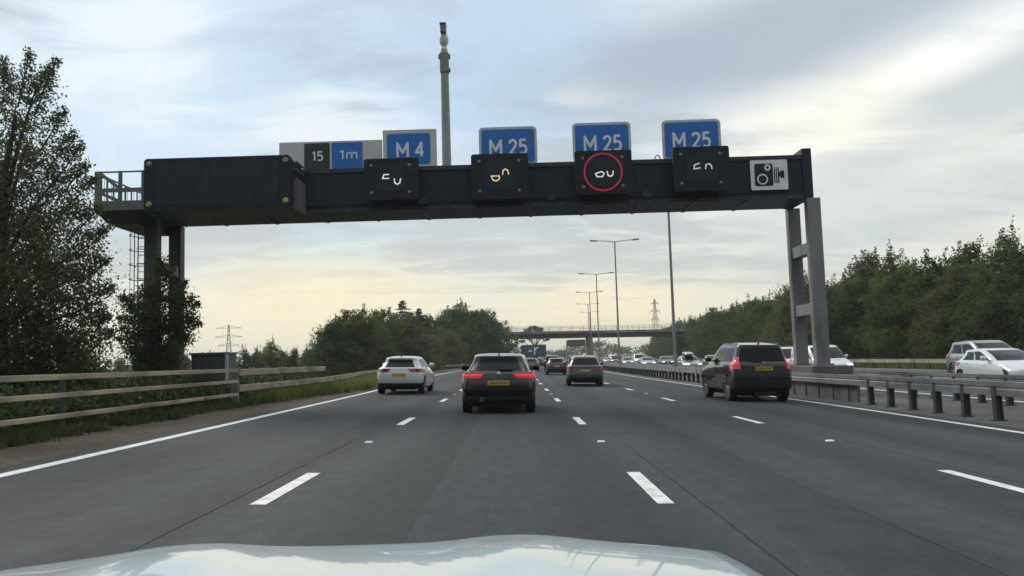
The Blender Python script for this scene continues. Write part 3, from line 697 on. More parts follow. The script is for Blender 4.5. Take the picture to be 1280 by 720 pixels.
# ------------------------------------------------------------------ lamp posts
def lamp_proto():
    H_ = 14.9
    root = thing('street_lamp', 'x', 'street lamp', (0, 0, 0), group='double-arm street lamps along the median')
    mb = MB(); mb.tube([(0, 0, 0), (0, 0, 1.6), (0, 0, 1.62), (0, 0, H_)], [.15, .15, .115, .075], 12); mb.box(-.22, .22, -.22, .22, -.05, .04); mb.build('column', M['lamp'], root)
    for s in (-1, 1):
        mb = MB(); mb.tube([(s*.03, 0, H_-.05), (s*1.0, 0, H_+.06), (s*2.1, 0, H_+.14)], [.05, .045, .04], 8); mb.build('arm', M['lamp'], root)
        mb = MB(); mb.hexa([(s*2.0, -.12, H_+.04), (s*2.85, -.15, H_+.10), (s*2.85, .15, H_+.10), (s*2.0, .12, H_+.04), (s*2.0, -.09, H_+.2), (s*2.85, -.10, H_+.26), (s*2.85, .10, H_+.26), (s*2.0, .09, H_+.2)]); mb.build('lantern', M['column'], root, bevel=.03)
    return root
lp = None
lamp_lab = ['street lamp nearest the gantry, its head hidden behind the beam', 'tall double-arm lamp standing out highest against the sky below the beam', 'second double-arm lamp down the median, left of the tallest one',
            'double-arm lamp just in front of the overbridge pier', 'small distant double-arm lamp first beyond the overbridge', 'farthest tiny double-arm lamp seen beyond the overbridge']
for i, lab in enumerate(lamp_lab):
    Y = 58+37*i
    if lp is None: lp = lamp_proto(); o = lp
    else: o = copy_tree(lp)
    o.location = (11.1+curve_x(Y), Y, ZM); o.rotation_euler.z = -curve_a(Y); o['label'] = lab

# ------------------------------------------------------------------ bridge
def bridge():
    Y0, Y1 = 186, 195
    root = thing('road_bridge', 'long flat concrete overbridge crossing both carriageways with thin railings', 'bridge', (11+curve_x(186), 190, 0)); b = root.location
    xa, xb = -7, 85; zt_ = lambda X: 7.6-.012*X; 
    conc = mat('bridge concrete', (.27, .26, .23), .85, var=.15, vscale=.4, dirt=(.15, .14, .12), dscale=.3)
    dk = mat('bridge girder', (.10, .095, .085), .8, var=.15, vscale=.4)
    mb = MB()
    def slab(y0, y1, d0, d1, m):
        mb.hexa([(xa-b.x, y0-b.y, zt_(xa)-d1), (xb-b.x, y0-b.y, zt_(xb)-d1), (xb-b.x, y1-b.y, zt_(xb)-d1), (xa-b.x, y1-b.y, zt_(xa)-d1),
                 (xa-b.x, y0-b.y, zt_(xa)-d0), (xb-b.x, y0-b.y, zt_(xb)-d0), (xb-b.x, y1-b.y, zt_(xb)-d0), (xa-b.x, y1-b.y, zt_(xa)-d0)], m)
    slab(Y0, Y1, 0, .55, 0); slab(Y0+.7, Y1-.7, .552, 1.45, 1); mb.build('deck', [conc, dk], root)
    for y in (Y0+.15, Y1-.15):
        mb = MB()
        for dz in (.45, .8, 1.1): mb.bar((xa-b.x, y-b.y, zt_(xa)+dz), (xb-b.x, y-b.y, zt_(xb)+dz), .05, .05)
        for X in np.arange(xa, xb, 2.5): mb.box(X-b.x-.04, X-b.x+.04, y-b.y-.04, y-b.y+.04, zt_(X), zt_(X)+1.12)
        mb.build('parapet', M['steel'], root)
    for X in (11+curve_x(190), 34+curve_x(190)):
        mb = MB(); mb.box(X-b.x-.55, X-b.x+.55, Y0-b.y+1.4, Y1-b.y-1.4, -.5, zt_(X)-1.452); mb.build('pier', conc, root)
    mb = MB(); X = 52; mb.box(X-b.x, X-b.x+20, Y0-b.y+.8, Y1-b.y-.8, -1, zt_(X)-1.8); mb.box(xa-b.x-6, xa-b.x+1.5, Y0-b.y+.5, Y1-b.y-.5, -1, zt_(xa)-1.46); mb.build('abutment', conc, root)
bridge()

# far signs
def far_signs():
    a, c = at(651, 431.5, 250), at(682.5, 431, 250); z0 = at(666, 446, 250).z; w = c.x-a.x; h = a.z-z0
    root = thing('direction_sign', 'distant blue motorway direction sign with white arrow beneath the overbridge', 'road sign', ((a.x+c.x)/2, 250, 0))
    far_blue = mat('far sign blue', (.010, .032, .11), .5, var=.1)
    mb = MB(); mb.prism(rrect(-w/2, w/2, z0, z0+h, .2), 0, .12); mb.build('panel', far_blue, root)
    mb = MB(); zz = z0+h*.5; mb.prism([(.1, zz-1.1), (.5, zz-1.1), (.5, zz+.2), (1.5, zz+.9), (1.4, zz+1.2), (.5, zz+.8), (.3, zz+1.3), (.1, zz+.8)], -.05, -.01); mb.prism([(-1.6, zz-.25), (-.5, zz-.25), (-.5, zz+.25), (-1.6, zz+.25)], -.05, -.01); mb.build('arrow', M['signwhite'], root)
    for x in (-w*.35, w*.35):
        mb = MB(); mb.box(x-.12, x+.12, .13, .35, -.3, z0+h-.2); mb.build('post', M['steel'], root)
    a, c = at(708.5, 425, 380), at(731.5, 424.5, 380); z0 = at(720, 433, 380).z; w = c.x-a.x; h = a.z-z0
    root = thing('message_sign', 'distant black message sign on a cantilever post beyond the overbridge', 'message sign', (a.x, 380, 0))
    mb = MB(); mb.prism(rrect(.2, w, z0, z0+h, .15), -.8, 0); mb.build('case', M['signblack'], root)
    mb = MB(); mb.box(-.35, .35, .05, .75, -.5, z0+h-.3); mb.box(.35, w*.8, .05, .6, z0+h*.35, z0+h*.65); mb.build('post', M['steel'], root)
far_signs()

# cabinet and gate behind the left fence
def cabinet():
    a, c = at(239, 442, 29), at(285, 440, 29)
    root = thing('roadside_cabinet', 'grey metal roadside cabinet behind the fence by the left gantry column', 'cabinet', ((a.x+c.x)/2, 29, .16)); w = c.x-a.x; h = a.z-.16
    cg = mat('cabinet grey green', (.10, .115, .11), .55, .2, var=.12, vscale=2)
    mb = MB(); mb.box(-w/2, w/2, 0, .9, 0, h-.05); mb.build('body', cg, root, bevel=.02)
    mb = MB(); mb.box(-w/2-.05, w/2+.05, -.06, .96, h-.05, h+.02); mb.build('roof', M['steel'], root, bevel=.01)
    for s in (0, 1):
        mb = MB(); x0 = -w/2+.05+s*(w/2-.04); mb.box(x0, x0+w/2-.07, -.022, -.002, .12, h-.15); mb.box(x0+.08, x0+.12, -.04, -.0225, h*.45, h*.6); mb.build('door', cg, root, bevel=.006)
    mb = MB(); mb.box(w/2-.07, w/2+.02, -.10, -.0245, -.1, h-.052); mb.build('frame_post', M['signgrey'], root)
    c = at(261, 462, 33)
cabinet()
def field_railing():
    root = thing('field_railing', 'low dark railing seen between the big tree and the left gantry columns', 'railing', (-17, 33, .1))
    mb = MB()
    for z in (1.05, .6): mb.bar((-3, 0, z), (4.5, 0, z), .06, .08)
    mb.build('rail', M['post'], root)
    for x in np.arange(-3, 4.6, 1.5):
        mb = MB(); mb.box(x-.04, x+.04, .05, .12, -.2, 1.15); mb.build('post', M['post'], root)
field_railing()

# pylons
def pylon(px, ptop, Y, label, arms, base_w=3.2):
    t = at(px, ptop, Y); H_ = t.z+2
    root = thing('electricity_pylon', label, 'pylon', (t.x, Y, -2), (0, 0, R_(12)))
    mb = MB(); r = .28
    wd = lambda z: base_w*(1-z/H_)**1.3+.5
    levels = [H_*k/11 for k in range(12)]
    for sx in (-1, 1):
        for sy in (-1, 1):
            for a, c in zip(levels, levels[1:]): mb.bar((sx*wd(a), sy*wd(a), a), (sx*wd(c), sy*wd(c), c), r, r)
    for a, c in zip(levels, levels[1:]):
        for sy in (-1, 1):
            mb.bar((-wd(a), sy*wd(a), a), (wd(c), sy*wd(c), c), r*.6, r*.6); mb.bar((wd(a), sy*wd(a), a), (-wd(c), sy*wd(c), c), r*.6, r*.6)
    mb.build('tower', M['post'], root)
    for f, half in arms:
        mb = MB(); z = H_*f
        for s in (-1, 1):
            mb.bar((0, 0, z), (s*half, 0, z), .35, .35); mb.bar((0, 0, z+2.2), (s*half, 0, z+.2), .25, .25)
            mb.bar((s*half, 0, z), (s*half, 0, z-2.6), .18, .18); mb.bar((s*half*.5, 0, z), (s*half*.5, 0, z+1.1), .2, .2)
        mb.build('crossarm', M['post'], root)
pylon(286, 406, 750, 'electricity pylon on the left horizon above the low bushes', [(.93, 10.5), (.74, 11.5), (.56, 9)])
pylon(818, 374, 750, 'tall narrow electricity pylon rising behind the overbridge', [(.93, 3.6), (.8, 4.6), (.67, 3.8)], 4.5)
def mast():
    t = at(125, 398, 130); root = thing('utility_pole', 'thin utility pole with short crossbars seen beside the big left tree', 'pole', (t.x, 130, -.3))
    mb = MB(); mb.tube([(0, 0, 0), (0, 0, t.z+.3)], [.16, .11], 8)
    mb.build('pole', M['wood'], root)
    mb = MB()
    for z in (t.z-.2, t.z-1.0): mb.box(-.9, .9, -.06, .06, z, z+.12)
    for x in (-.8, 0, .8): mb.box(x-.05, x+.05, -.05, .05, t.z-.08, t.z+.15)
    mb.build('crossbar', M['wood'], root)
mast()
# ------------------------------------------------------------------ cars
class Body:
    """stack of rounded outlines from sill to roof; S(t,s,side) gives a point of the skin (s: 0 tail centre .. 3 nose centre)"""
    def __init__(self, layers, bow=.06, fbow=.12, taper=.10):
        self.L = np.array(layers, float); self.n = len(layers); self.bow = bow; self.fbow = fbow; self.taper = taper
    def par(self, t):
        i = int(min(max(math.floor(t), 0), self.n-2)); f = t-i
        p = [self.L[max(i-1, 0)], self.L[i], self.L[i+1], self.L[min(i+2, self.n-1)]]
        c = .5*((2*p[1])+(-p[0]+p[2])*f+(2*p[0]-5*p[1]+4*p[2]-p[3])*f*f+(-p[0]+3*p[1]-3*p[2]+p[3])*f**3)
        l = p[1]*(1-f)+p[2]*f
        return l*.5+c*.5
    def S(self, t, s, side=1):
        zr, yr, zf, yf, w, rr, rf = self.par(t)
        rr = min(rr, w*.9); rf = min(rf, w*.9)
        if s <= .6: x = (w-rr)*s/.6; y = yr
        elif s <= 1: a = (s-.6)/.4*math.pi/2; x = w-rr+rr*math.sin(a); y = yr+rr*(1-math.cos(a))
        elif s <= 2: x = w; y = yr+rr+(yf-rf-yr-rr)*(s-1)
        elif s <= 2.4: a = (s-2)/.4*math.pi/2; x = w-rf+rf*math.cos(a); y = yf-rf+rf*math.sin(a)
        else: x = (w-rf)*(3-s)/.6; y = yf
        k = min(1, x/w)**2
        if s < 1.0: y += self.bow*k*(1 if s < .999 else 1)
        elif s < 2: y += self.bow*(1-(s-1))*1.0 - self.fbow*(s-1)
        else: y -= self.fbow*k
        q = min(1, max(0, (y-yr)/(yf-yr)))
        x *= 1-.05*(2*q-1)**4
        x *= 1-self.taper*min(1, max(0, (t-4.6)/2.4))*(1-q)**2
        z = zr+(zf-zr)*q*q*(3-2*q)
        return Vector((x*side, y, z))
    def normal(self, t, s, side):
        e = .02
        a = self.S(min(t+e, self.n-1), s, side)-self.S(max(t-e, 0), s, side); b = self.S(t, min(s+e, 3), side)-self.S(t, max(s-e, 0), side)
        n = b.cross(a)*side
        return n.normalized() if n.length > 1e-9 else Vector((0, 0, 1))
    def mesh(self, sub=4):
        ss = [i/8*.6 for i in range(8)]+[.6+.4*i/6 for i in range(6)]+[1+i/20 for i in range(20)]+[2+.4*i/6 for i in range(6)]+[2.4+.6*i/8 for i in range(9)]
        loop = [(s, 1) for s in ss]+[(s, -1) for s in ss[::-1][1:-1]]
        vs = []; n = len(loop); ts = [i/sub for i in range((self.n-1)*sub+1)]
        for t in ts: vs += [self.S(t, s, sd) for s, sd in loop]
        fs = []
        for i in range(len(ts)-1):
            for j in range(n): fs.append((i*n+j, i*n+(j+1) % n, (i+1)*n+(j+1) % n, (i+1)*n+j))
        fs += [tuple(range(n))[::-1], tuple(range((len(ts)-1)*n, len(ts)*n))]
        return MB().add(vs, fs)
    def patch(self, mb, t0, t1, s0, s1, side=1, off=.006, nt=8, ns=10, m=0, both=False, back=.03):
        """skin panel from (t0..t1) x (s0..s1) standing off the skin, with a rim; s0/s1 may depend on a 0..1 height fraction"""
        f0 = s0 if callable(s0) else (lambda q: s0); f1 = s1 if callable(s1) else (lambda q: s1)
        out = []; inn = []
        for i in range(nt+1):
            q = i/nt; t = t0+(t1-t0)*q
            for j in range(ns+1):
                s = f0(q)+(f1(q)-f0(q))*j/ns; sd = side
                if s < 0: s = -s; sd = -side
                if s > 3: s = 6-s; sd = -side
                p = self.S(t, s, sd); nn = self.normal(t, s, sd)
                out.append(p+nn*off); inn.append(p-nn*back)
        k = ns+1; fs = []
        for i in range(nt):
            for j in range(ns): fs.append((i*k+j, i*k+j+1, (i+1)*k+j+1, (i+1)*k+j))
        N_ = len(out); edge = [j for j in range(k)]+[i*k+ns for i in range(1, nt+1)]+[nt*k+j for j in range(ns-1, -1, -1)]+[i*k for i in range(nt-1, 0, -1)]
        for a, c in zip(edge, edge[1:]+edge[:1]): fs.append((a, c, c+N_, a+N_))
        # back sheet closes the panel
        for i in range(nt):
            for j in range(ns): fs.append((N_+i*k+j, N_+(i+1)*k+j, N_+(i+1)*k+j+1, N_+i*k+j+1))
        mb.add(out+inn, fs, m); return mb

def smooth_by_angle(o, ang=40):
    me = o.data; me.polygons.foreach_set('use_smooth', [True]*len(me.polygons))
    try: me.set_sharp_from_angle(angle=R_(ang))
    except Exception: pass

def cut_wheels(o, axles, wr, W):
    cm = MB()
    for y in axles:
        for s in (-1, 1):
            xa, xb = s*(W/2-.30), s*(W/2+.15)
            cm.tube([(xa, y, wr), (xb, y, wr)], wr+.055, 28)
    c = cm.build('cutter', M['trim'])
    md = o.modifiers.new('b', 'BOOLEAN'); md.object = c; md.operation = 'DIFFERENCE'; md.solver = 'EXACT'
    dg = bpy.context.evaluated_depsgraph_get(); me = bpy.data.meshes.new_from_object(o.evaluated_get(dg))
    o.modifiers.clear(); old = o.data; o.data = me; bpy.data.meshes.remove(old); bpy.data.objects.remove(c)
    me.materials.clear(); me.materials.append(None); me.materials.append(M['trim'])
    for p in me.polygons:
        c_ = p.center; k = 0
        for y in axles:
            if abs(c_.x) < W/2-.008 and math.hypot(c_.y-y, c_.z-wr) < wr+.06 and abs(math.hypot(c_.y-y, c_.z-wr)-(wr+.055)) < .012 or (abs(abs(c_.x)-(W/2-.30)) < .012 and math.hypot(c_.y-y, c_.z-wr) < wr+.06): k = 1
        if c_.z < .235: k = 1
        p.material_index = k

_wheel = {}
def wheel(root, x, y, r, w, side, rimm):
    key = (r, w)
    if key not in _wheel:
        prof = [(r*.62, -w*.46), (r*.72, -w*.5), (r*.90, -w*.5), (r*.975, -w*.42), (r, -w*.25), (r, w*.25), (r*.975, w*.42), (r*.90, w*.5), (r*.72, w*.5), (r*.62, w*.46)]
        n = 32; vs = []; fs = []
        for i in range(n):
            a = 2*math.pi*i/n; vs += [(t, q*math.cos(a), q*math.sin(a)) for q, t in prof]
        k = len(prof)
        for i in range(n):
            for j in range(k): fs.append((i*k+j, i*k+(j+1) % k, ((i+1) % n)*k+(j+1) % k, ((i+1) % n)*k+j))
        a = MB().add(vs, fs).build('wheel', M['tyre'], None, smooth=True)
        rm = MB(); x1 = w*.40
        rm.tube([(x1-.10, 0, 0), (x1-.06, 0, 0)], r*.63, 28, 1)
        for i in range(28):
            a0, a1 = 2*math.pi*i/28, 2*math.pi*(i+1)/28
            q = lambda rr, t, xx: (xx, rr*math.cos(t), rr*math.sin(t))
            rm.hexa([q(r*.58, a0, x1-.05), q(r*.66, a0, x1-.05), q(r*.66, a0, x1+.012), q(r*.58, a0, x1+.012), q(r*.58, a1, x1-.05), q(r*.66, a1, x1-.05), q(r*.66, a1, x1+.012), q(r*.58, a1, x1+.012)], 0)
        for i in range(5):
            t = 2*math.pi*i/5+.3
            c, s = math.cos(t), math.sin(t); c2, s2 = -s, c
            P3 = lambda rr, ww, xx: (xx, rr*c+ww*c2, rr*s+ww*s2)
            rm.hexa([P3(.04, -.035, x1-.04), P3(r*.6, -.022, x1-.04), P3(r*.6, .022, x1-.04), P3(.04, .035, x1-.04), P3(.04, -.035, x1), P3(r*.6, -.022, x1+.005), P3(r*.6, .022, x1+.005), P3(.04, .035, x1)], 0)
        rm.tube([(x1-.03, 0, 0), (x1+.012, 0, 0)], .06, 14, 0)
        b = rm.build('rim', [M['rim'], M['trim']], a)
        _wheel[key] = (a.data, b.data); bpy.data.objects.remove(b); bpy.data.objects.remove(a)
    a = bpy.data.objects.new('wheel', _wheel[key][0]); link(a, root); a.location = (x, y, r)
    if side < 0: a.rotation_euler.z = math.pi
    b = bpy.data.objects.new('rim', _wheel[key][1]); link(b, a)
    return a

SPEC = dict(
 hatch=dict(L=4.32, W=1.80, H=1.43, wr=.325, ax=(.74, 3.43), lay=[
  (.21, .20, .20, 4.16, .79, .28, .30), (.30, .07, .27, 4.25, .875, .30, .36), (.52, .0, .50, 4.32, .90, .32, .40), (.74, .02, .66, 4.28, .905, .34, .42),
  (.93, .11, .74, 4.12, .885, .34, .46), (.985, .16, .87, 3.72, .865, .28, .46), (1.01, .20, .985, 3.10, .825, .24, .34), (1.21, .40, 1.20, 2.62, .735, .22, .30), (1.335, .43, 1.37, 2.12, .665, .18, .26), (1.372, .46, 1.415, 1.85, .61, .17, .22), (1.44, 1.15, 1.44, 1.5, .42, .14, .16)]),
 suv=dict(L=4.40, W=1.84, H=1.78, wr=.38, ax=(.82, 3.40), lay=[
  (.30, .18, .28, 4.22, .82, .20, .28), (.40, .05, .36, 4.32, .90, .20, .34), (.66, .0, .62, 4.40, .92, .20, .40), (.92, .03, .82, 4.36, .92, .20, .42),
  (1.10, .06, .94, 4.20, .905, .20, .44), (1.16, .09, 1.06, 3.80, .885, .20, .44), (1.19, .13, 1.16, 3.30, .85, .16, .30), (1.45, .22, 1.45, 2.86, .79, .15, .26), (1.65, .28, 1.67, 2.44, .725, .14, .22), (1.70, .31, 1.75, 2.20, .67, .13, .20), (1.78, 1.1, 1.78, 1.8, .46, .1, .14)]),
 estate=dict(L=4.60, W=1.78, H=1.47, wr=.315, ax=(.95, 3.62), lay=[
  (.22, .16, .20, 4.44, .78, .22, .30), (.30, .05, .27, 4.54, .86, .22, .36), (.52, .0, .50, 4.60, .885, .22, .40), (.76, .04, .66, 4.56, .89, .24, .42),
  (.93, .08, .76, 4.40, .875, .24, .46), (.985, .11, .87, 4.02, .855, .24, .46), (1.01, .15, .985, 3.42, .82, .20, .34), (1.22, .32, 1.22, 2.92, .74, .18, .30), (1.365, .42, 1.39, 2.40, .665, .15, .26), (1.405, .45, 1.44, 2.15, .61, .14, .22), (1.475, 1.2, 1.475, 1.7, .42, .1, .16)]),
 van=dict(L=4.9, W=1.88, H=1.95, wr=.33, ax=(.85, 3.85), lay=[
  (.24, .14, .22, 4.74, .82, .12, .28), (.34, .04, .30, 4.84, .91, .12, .34), (.62, .0, .58, 4.90, .93, .12, .38), (.95, .0, .86, 4.86, .935, .12, .40),
  (1.12, .01, .98, 4.70, .93, .12, .42), (1.18, .02, 1.10, 4.36, .925, .12, .42), (1.22, .03, 1.20, 3.95, .90, .12, .30), (1.55, .06, 1.55, 3.50, .86, .12, .26), (1.84, .10, 1.84, 3.05, .79, .12, .22), (1.92, .16, 1.92, 2.8, .70, .12, .20), (1.95, .8, 1.95, 2.0, .35, .1, .14)]))
_proto = {}
def car_proto(kind, style=''):
    key = (kind, style)
    if key in _proto: return _proto[key]
    sp = SPEC[kind]; B = Body(sp['lay'], dict(van=.02, hatch=.085).get(kind, .05), taper=dict(hatch=.15, suv=.09, estate=.12, van=.0)[kind]); L, W, H, wr = sp['L'], sp['W'], sp['H'], sp['wr']
    root = thing('proto', None, None)
    body = B.mesh().build('body', P['white'], root); cut_wheels(body, sp['ax'], wr, W); smooth_by_angle(body, 50)
    body.data.materials[0] = P['white']
    def part(name, mm, fn, smooth=True):
        mb = MB(); fn(mb); o = mb.build(name, mm, root)
        if smooth: smooth_by_angle(o, 45)
        return o
    # glass
    if kind != 'van':
        rw = (lambda q: -.80+.03*q, lambda q: .80-.03*q)
        tb = 6.05
        part('rear_window', M['glass'], lambda mb: B.patch(mb, tb, 7.75, *(rw if kind != 'hatch' else (lambda q: -.66, lambda q: .66)), off=.006, ns=20))
        for sd in (1, -1):
            part('side_window', M['glass'], lambda mb: B.patch(mb, 6.1, 7.72, lambda q: 1.10+.02*q, 1.475, sd, .005, ns=8))
            part('side_window', M['glass'], lambda mb: B.patch(mb, 6.1, 7.72, 1.525, lambda q: 1.985-.10*q, sd, .005, ns=8))
            if kind in ('suv', 'estate'): pass
    else:
        for sd in (1, -1):
            part('side_window', M['glass'], lambda mb: B.patch(mb, 6.1, 7.72, 1.72, lambda q: 1.98-.08*q, sd, .005, ns=8))
        part('rear_window', M['glass'], lambda mb: B.patch(mb, 6.2, 7.7, .08, .85, 1, .005)); part('rear_window', M['glass'], lambda mb: B.patch(mb, 6.2, 7.7, .08, .85, -1, .005))
    part('windscreen', M['glass'], lambda mb: B.patch(mb, 6.08, 7.85, 2.18, 3.82, 1, .006, ns=22))
    # doors
    if kind != 'van':
        for sd in (1, -1):
            for a, c in ((1.16, 1.49), (1.51, 1.90)):
                d = part('door', P['white'], lambda mb: B.patch(mb, 1.6, 5.85, a, c, sd, .006, back=.012)); d['paint'] = 1
                pz = B.S(4.1, c-.32 if a > 1.3 else a+.06, sd)
                mb = MB(); mb.box(pz.x-.02, pz.x+.02, pz.y-.09, pz.y+.09, pz.z-.015, pz.z+.015); h = mb.build('handle', P['white'], d, bevel=.008); h['paint'] = 1
    else:
        for sd in (1, -1):
            d = part('door', P['white'], lambda mb: B.patch(mb, 1.6, 5.85, 1.68, 1.95, sd, .006, back=.012)); d['paint'] = 1
    # lower trim, bumpers
    part('lower_bumper', M['trim'], lambda mb: B.patch(mb, .05, 1.55 if kind != 'suv' else 1.9, -1.0, 1.0, 1, .012, ns=24))
    part('grille', M['trim'], lambda mb: B.patch(mb, 1.2, 3.1, 2.62, 3.38, 1, .010, ns=14))
    # lamps
    if kind == 'hatch': tl = (3.45, 4.2, lambda q: .50-.16*q, lambda q: 1.05)
    elif kind == 'suv': tl = (3.3, 6.6, lambda q: .60+.16*q, lambda q: 1.06)
    elif kind == 'estate': tl = (3.0, 4.9, lambda q: .60+.05*q, lambda q: 1.05)
    else: tl = (2.9, 5.2, .78, 1.0)
    for sd in (1, -1):
        part('tail_light', M['tail'], lambda mb: B.patch(mb, *tl, sd, .014, ns=10))
        part('headlight', M['lens'], lambda mb: B.patch(mb, 3.05, 3.6, 2.2, 2.46, sd, .010))
    for sd in (1, -1):
        m0 = B.S(6.2, 1.93, sd)
        mb = MB(); x0 = m0.x; mb.tube([(x0+sd*.07, m0.y-.02, m0.z+.05), (x0+sd*.09, m0.y, m0.z+.05), (x0+sd*.20, m0.y-.01, m0.z+.06), (x0+sd*.24, m0.y-.02, m0.z+.06)], [.04, .085, .09, .05], 12); mb.bar((x0-sd*.02, m0.y, m0.z+.01), (x0+sd*.1, m0.y, m0.z+.03), .05, .03)
        o = mb.build('mirror', P['white'], root, smooth=True); o['paint'] = 1
    for y in sp['ax']:
        for sd in (1, -1): wheel(root, sd*(W/2-.13), y, wr, .225, sd, M['rim'])
    # underside
    mb = MB(); mb.box(-W/2+.34, W/2-.34, .3, L-.3, .17, .24); mb.box(-.28, .28, .18, .5, .2, .3); mb.build('underbody', M['trim'], root)
    # aerial or spoiler
    if kind != 'van':
        a = B.S(9.2, 0); mb = MB(); mb.hexa([(-.02, a.y+.02, a.z-.01), (.02, a.y+.02, a.z-.01), (.02, a.y+.17, a.z-.01), (-.02, a.y+.17, a.z-.01), (-.005, a.y+.015, a.z+.07), (.005, a.y+.015, a.z+.07), (.008, a.y+.05, a.z+.07), (-.008, a.y+.05, a.z+.07)])
        mb.build('aerial', M['trim'], root)
    root.hide_render = False
    _proto[key] = (root, B); return _proto[key]

def plate(root, B, t, txt, yellow=True, front=False, zs=None):
    p = B.S(t, 3 if front else 0); s = -1 if not front else 1
    o = MB(); o.box(-.26, .26, -.008, .008, -.056, .056); q = o.build('number_plate', M['plate_y'] if yellow else M['plate_w'], root, bevel=.004)
    q.location = (0, p.y+s*.022, p.z)
    if front: q.rotation_euler.z = math.pi
    if txt: text('plate_text', txt, M['ink'], .45, .07, (0, -.0085, 0), q, .02, .002)
    return q

def paint(o, m):
    for ch in list(o.children):
        if ch.name.split('.')[0] == 'body' or ch.get('paint') or ch.name.split('.')[0] in ('door', 'mirror', 'spoiler', 'handle'):
            ch.material_slots[0].link = 'OBJECT'; ch.material_slots[0].material = m
        paint(ch, m)
def setmat(o, nm, m):
    for ch in o.children:
        if ch.name.split('.')[0] == nm: ch.material_slots[0].link = 'OBJECT'; ch.material_slots[0].material = m
def kids(o, nm): return [c for c in o.children if c.name.split('.')[0] == nm]

def car(kind, name, label, col, X, Y, oncoming=False, z=None, group=None, dz=0, txt=None, lights=None, yaw=0, cat='car', absx=True, far=False):
    """X is the true sideways position, Y the near end of the car"""
    pr, B = car_proto(kind)
    o = copy_tree(pr); o.name = name; tag(o, label, cat, group)
    paint(o, P[col])
    L = SPEC[kind]['L']
    if oncoming:
        zz = -.236; o.location = (X, Y+L, zz); o.rotation_euler = (0, 0, math.pi-curve_a(Y)+yaw)
        o.location = (X, Y, zz); off = Matrix.Rotation(o.rotation_euler.z, 3, 'Z') @ Vector((0, L, 0)); o.location = Vector((X, Y, zz))-off
        plate(o, B, 2.2, txt, False, True)
    else:
        u = X-curve_x(Y); o.location = (X, Y, -.026*u+dz); o.rotation_euler = Euler((0, math.atan(.026), -curve_a(Y)+yaw))
        plate(o, B, 2.95 if kind != 'suv' else 3.35, txt, True)
    if lights == 'head': setmat(o, 'headlight', M['head'])
    if lights == 'tail': setmat(o, 'tail_light', M['tail_on'])
    if lights == 'glow': setmat(o, 'tail_light', M['tail_glow'])
    if lights == 'dark': setmat(o, 'tail_light', M['tail_dark'])
    return o

# --- the cars ahead
c1 = car('hatch', 'hatchback_car', 'glossy black hatchback with lit red tail lights straight ahead in lane two', 'black', -.44, 19.65, txt='HN20 EHG', lights='tail')
def hatch_extra(o):
    B = _proto[('hatch', '')][1]
    mb = MB(); B.patch(mb, 2.28, 2.33, -.98, .98, 1, .004, nt=1, ns=24); mb.build('tailgate_seam', M['trim'], o)
    mb = MB(); B.patch(mb, 2.55, 3.4, -.33, .33, 1, .004, nt=2, ns=8); mb.build('plate_recess', M['trim'], o)
    B = _proto[('hatch', '')][1]
    for sd in (1, -1):
        mb = MB(); B.patch(mb, 3.78, 3.95, .48, 1.0, sd, .022, nt=3, ns=10); x = mb.build('light_bar', M['tail_bar'], kids(o, 'tail_light')[0 if sd == 1 else 1])
    p = B.S(4.55, 0); mb = MB(); mb.tube([(0, p.y-.02, p.z), (0, p.y+.02, p.z)], .042, 16); mb.build('badge', M['signwhite'], o)
    p = B.S(1.3, .42, -1); mb = MB(); mb.ring(p.x, p.z-.02, .035, .05, p.y-.05, 18, 0, .08); mb.build('exhaust', M['chrome'], o)
    mb = MB(); mb.tube([(-.05, B.S(6.1, 0).y-.03, 1.03), (.34, B.S(6.2, .4).y-.025, 1.06)], .012, 6); mb.build('rear_wiper', M['trim'], o)
    mb = MB(); B.patch(mb, 1.25, 1.40, -.75, .75, 1, .03, nt=2, ns=14); mb.build('bumper_strip', P['darkgrey'], o)
    for sd in (1, -1):
        mb = MB(); B.patch(mb, 1.5, 1.75, .78, 1.0, sd, .014, nt=2, ns=5); mb.build('reflector', M['tail_dark'], o)
hatch_extra(c1)
c2 = car('hatch', 'hatchback_car', 'white hatchback with red tail lights in the left lane beside the verge', 'white', -4.42, 31.1, txt=None, lights=None, yaw=R_(-1.0))
c3 = car('suv', 'suv_car', 'dark navy SUV with yellow plate in the right-hand lane beside the median', 'navy', 7.35, 24.6, txt='KU08 KXP', lights='glow', yaw=R_(1.5))
def suv_extra(o):
    B = _proto[('suv', '')][1]
    p = B.S(4.6, 0); mb = MB(); mb.tube([(0, p.y-.02, p.z+.02), (0, p.y+.02, p.z+.02)], .055, 16); mb.build('badge', M['chrome'], o)
    mb = MB(); mb.tube([(-.05, B.S(6.1, 0).y-.03, 1.21), (-.4, B.S(6.2, .4).y-.025, 1.25)], .013, 6); mb.build('rear_wiper', M['trim'], o)
    for sd in (1, -1):
        mb = MB(); mb.tube([B.S(8.7, s, sd)+Vector((0, 0, .045)) for s in np.linspace(1.05, 1.95, 10)], .018, 6); mb.build('roof_rail', M['trim'], o)
    mb = MB(); mb.box(-.62, .62, B.S(3.9, 0).y-.03, B.S(3.9, 0).y+.02, B.S(3.9, 0).z-.012, B.S(3.9, 0).z+.012); mb.build('tailgate_strip', M['chrome'], o)
suv_extra(c3)
c4 = car('estate', 'estate_car', 'grey estate car with roof rails in lane three left of the navy SUV', 'grey', 3.30, 39.6, yaw=R_(-2.6))
def est_extra(o):
    B = _proto[('estate', '')][1]
    for sd in (1, -1):
        mb = MB(); mb.tube([B.S(8.7, s, sd)+Vector((0, 0, .05)) for s in np.linspace(1.0, 1.95, 10)], .02, 6); mb.build('roof_rail', M['steel'], o)
est_extra(c4)
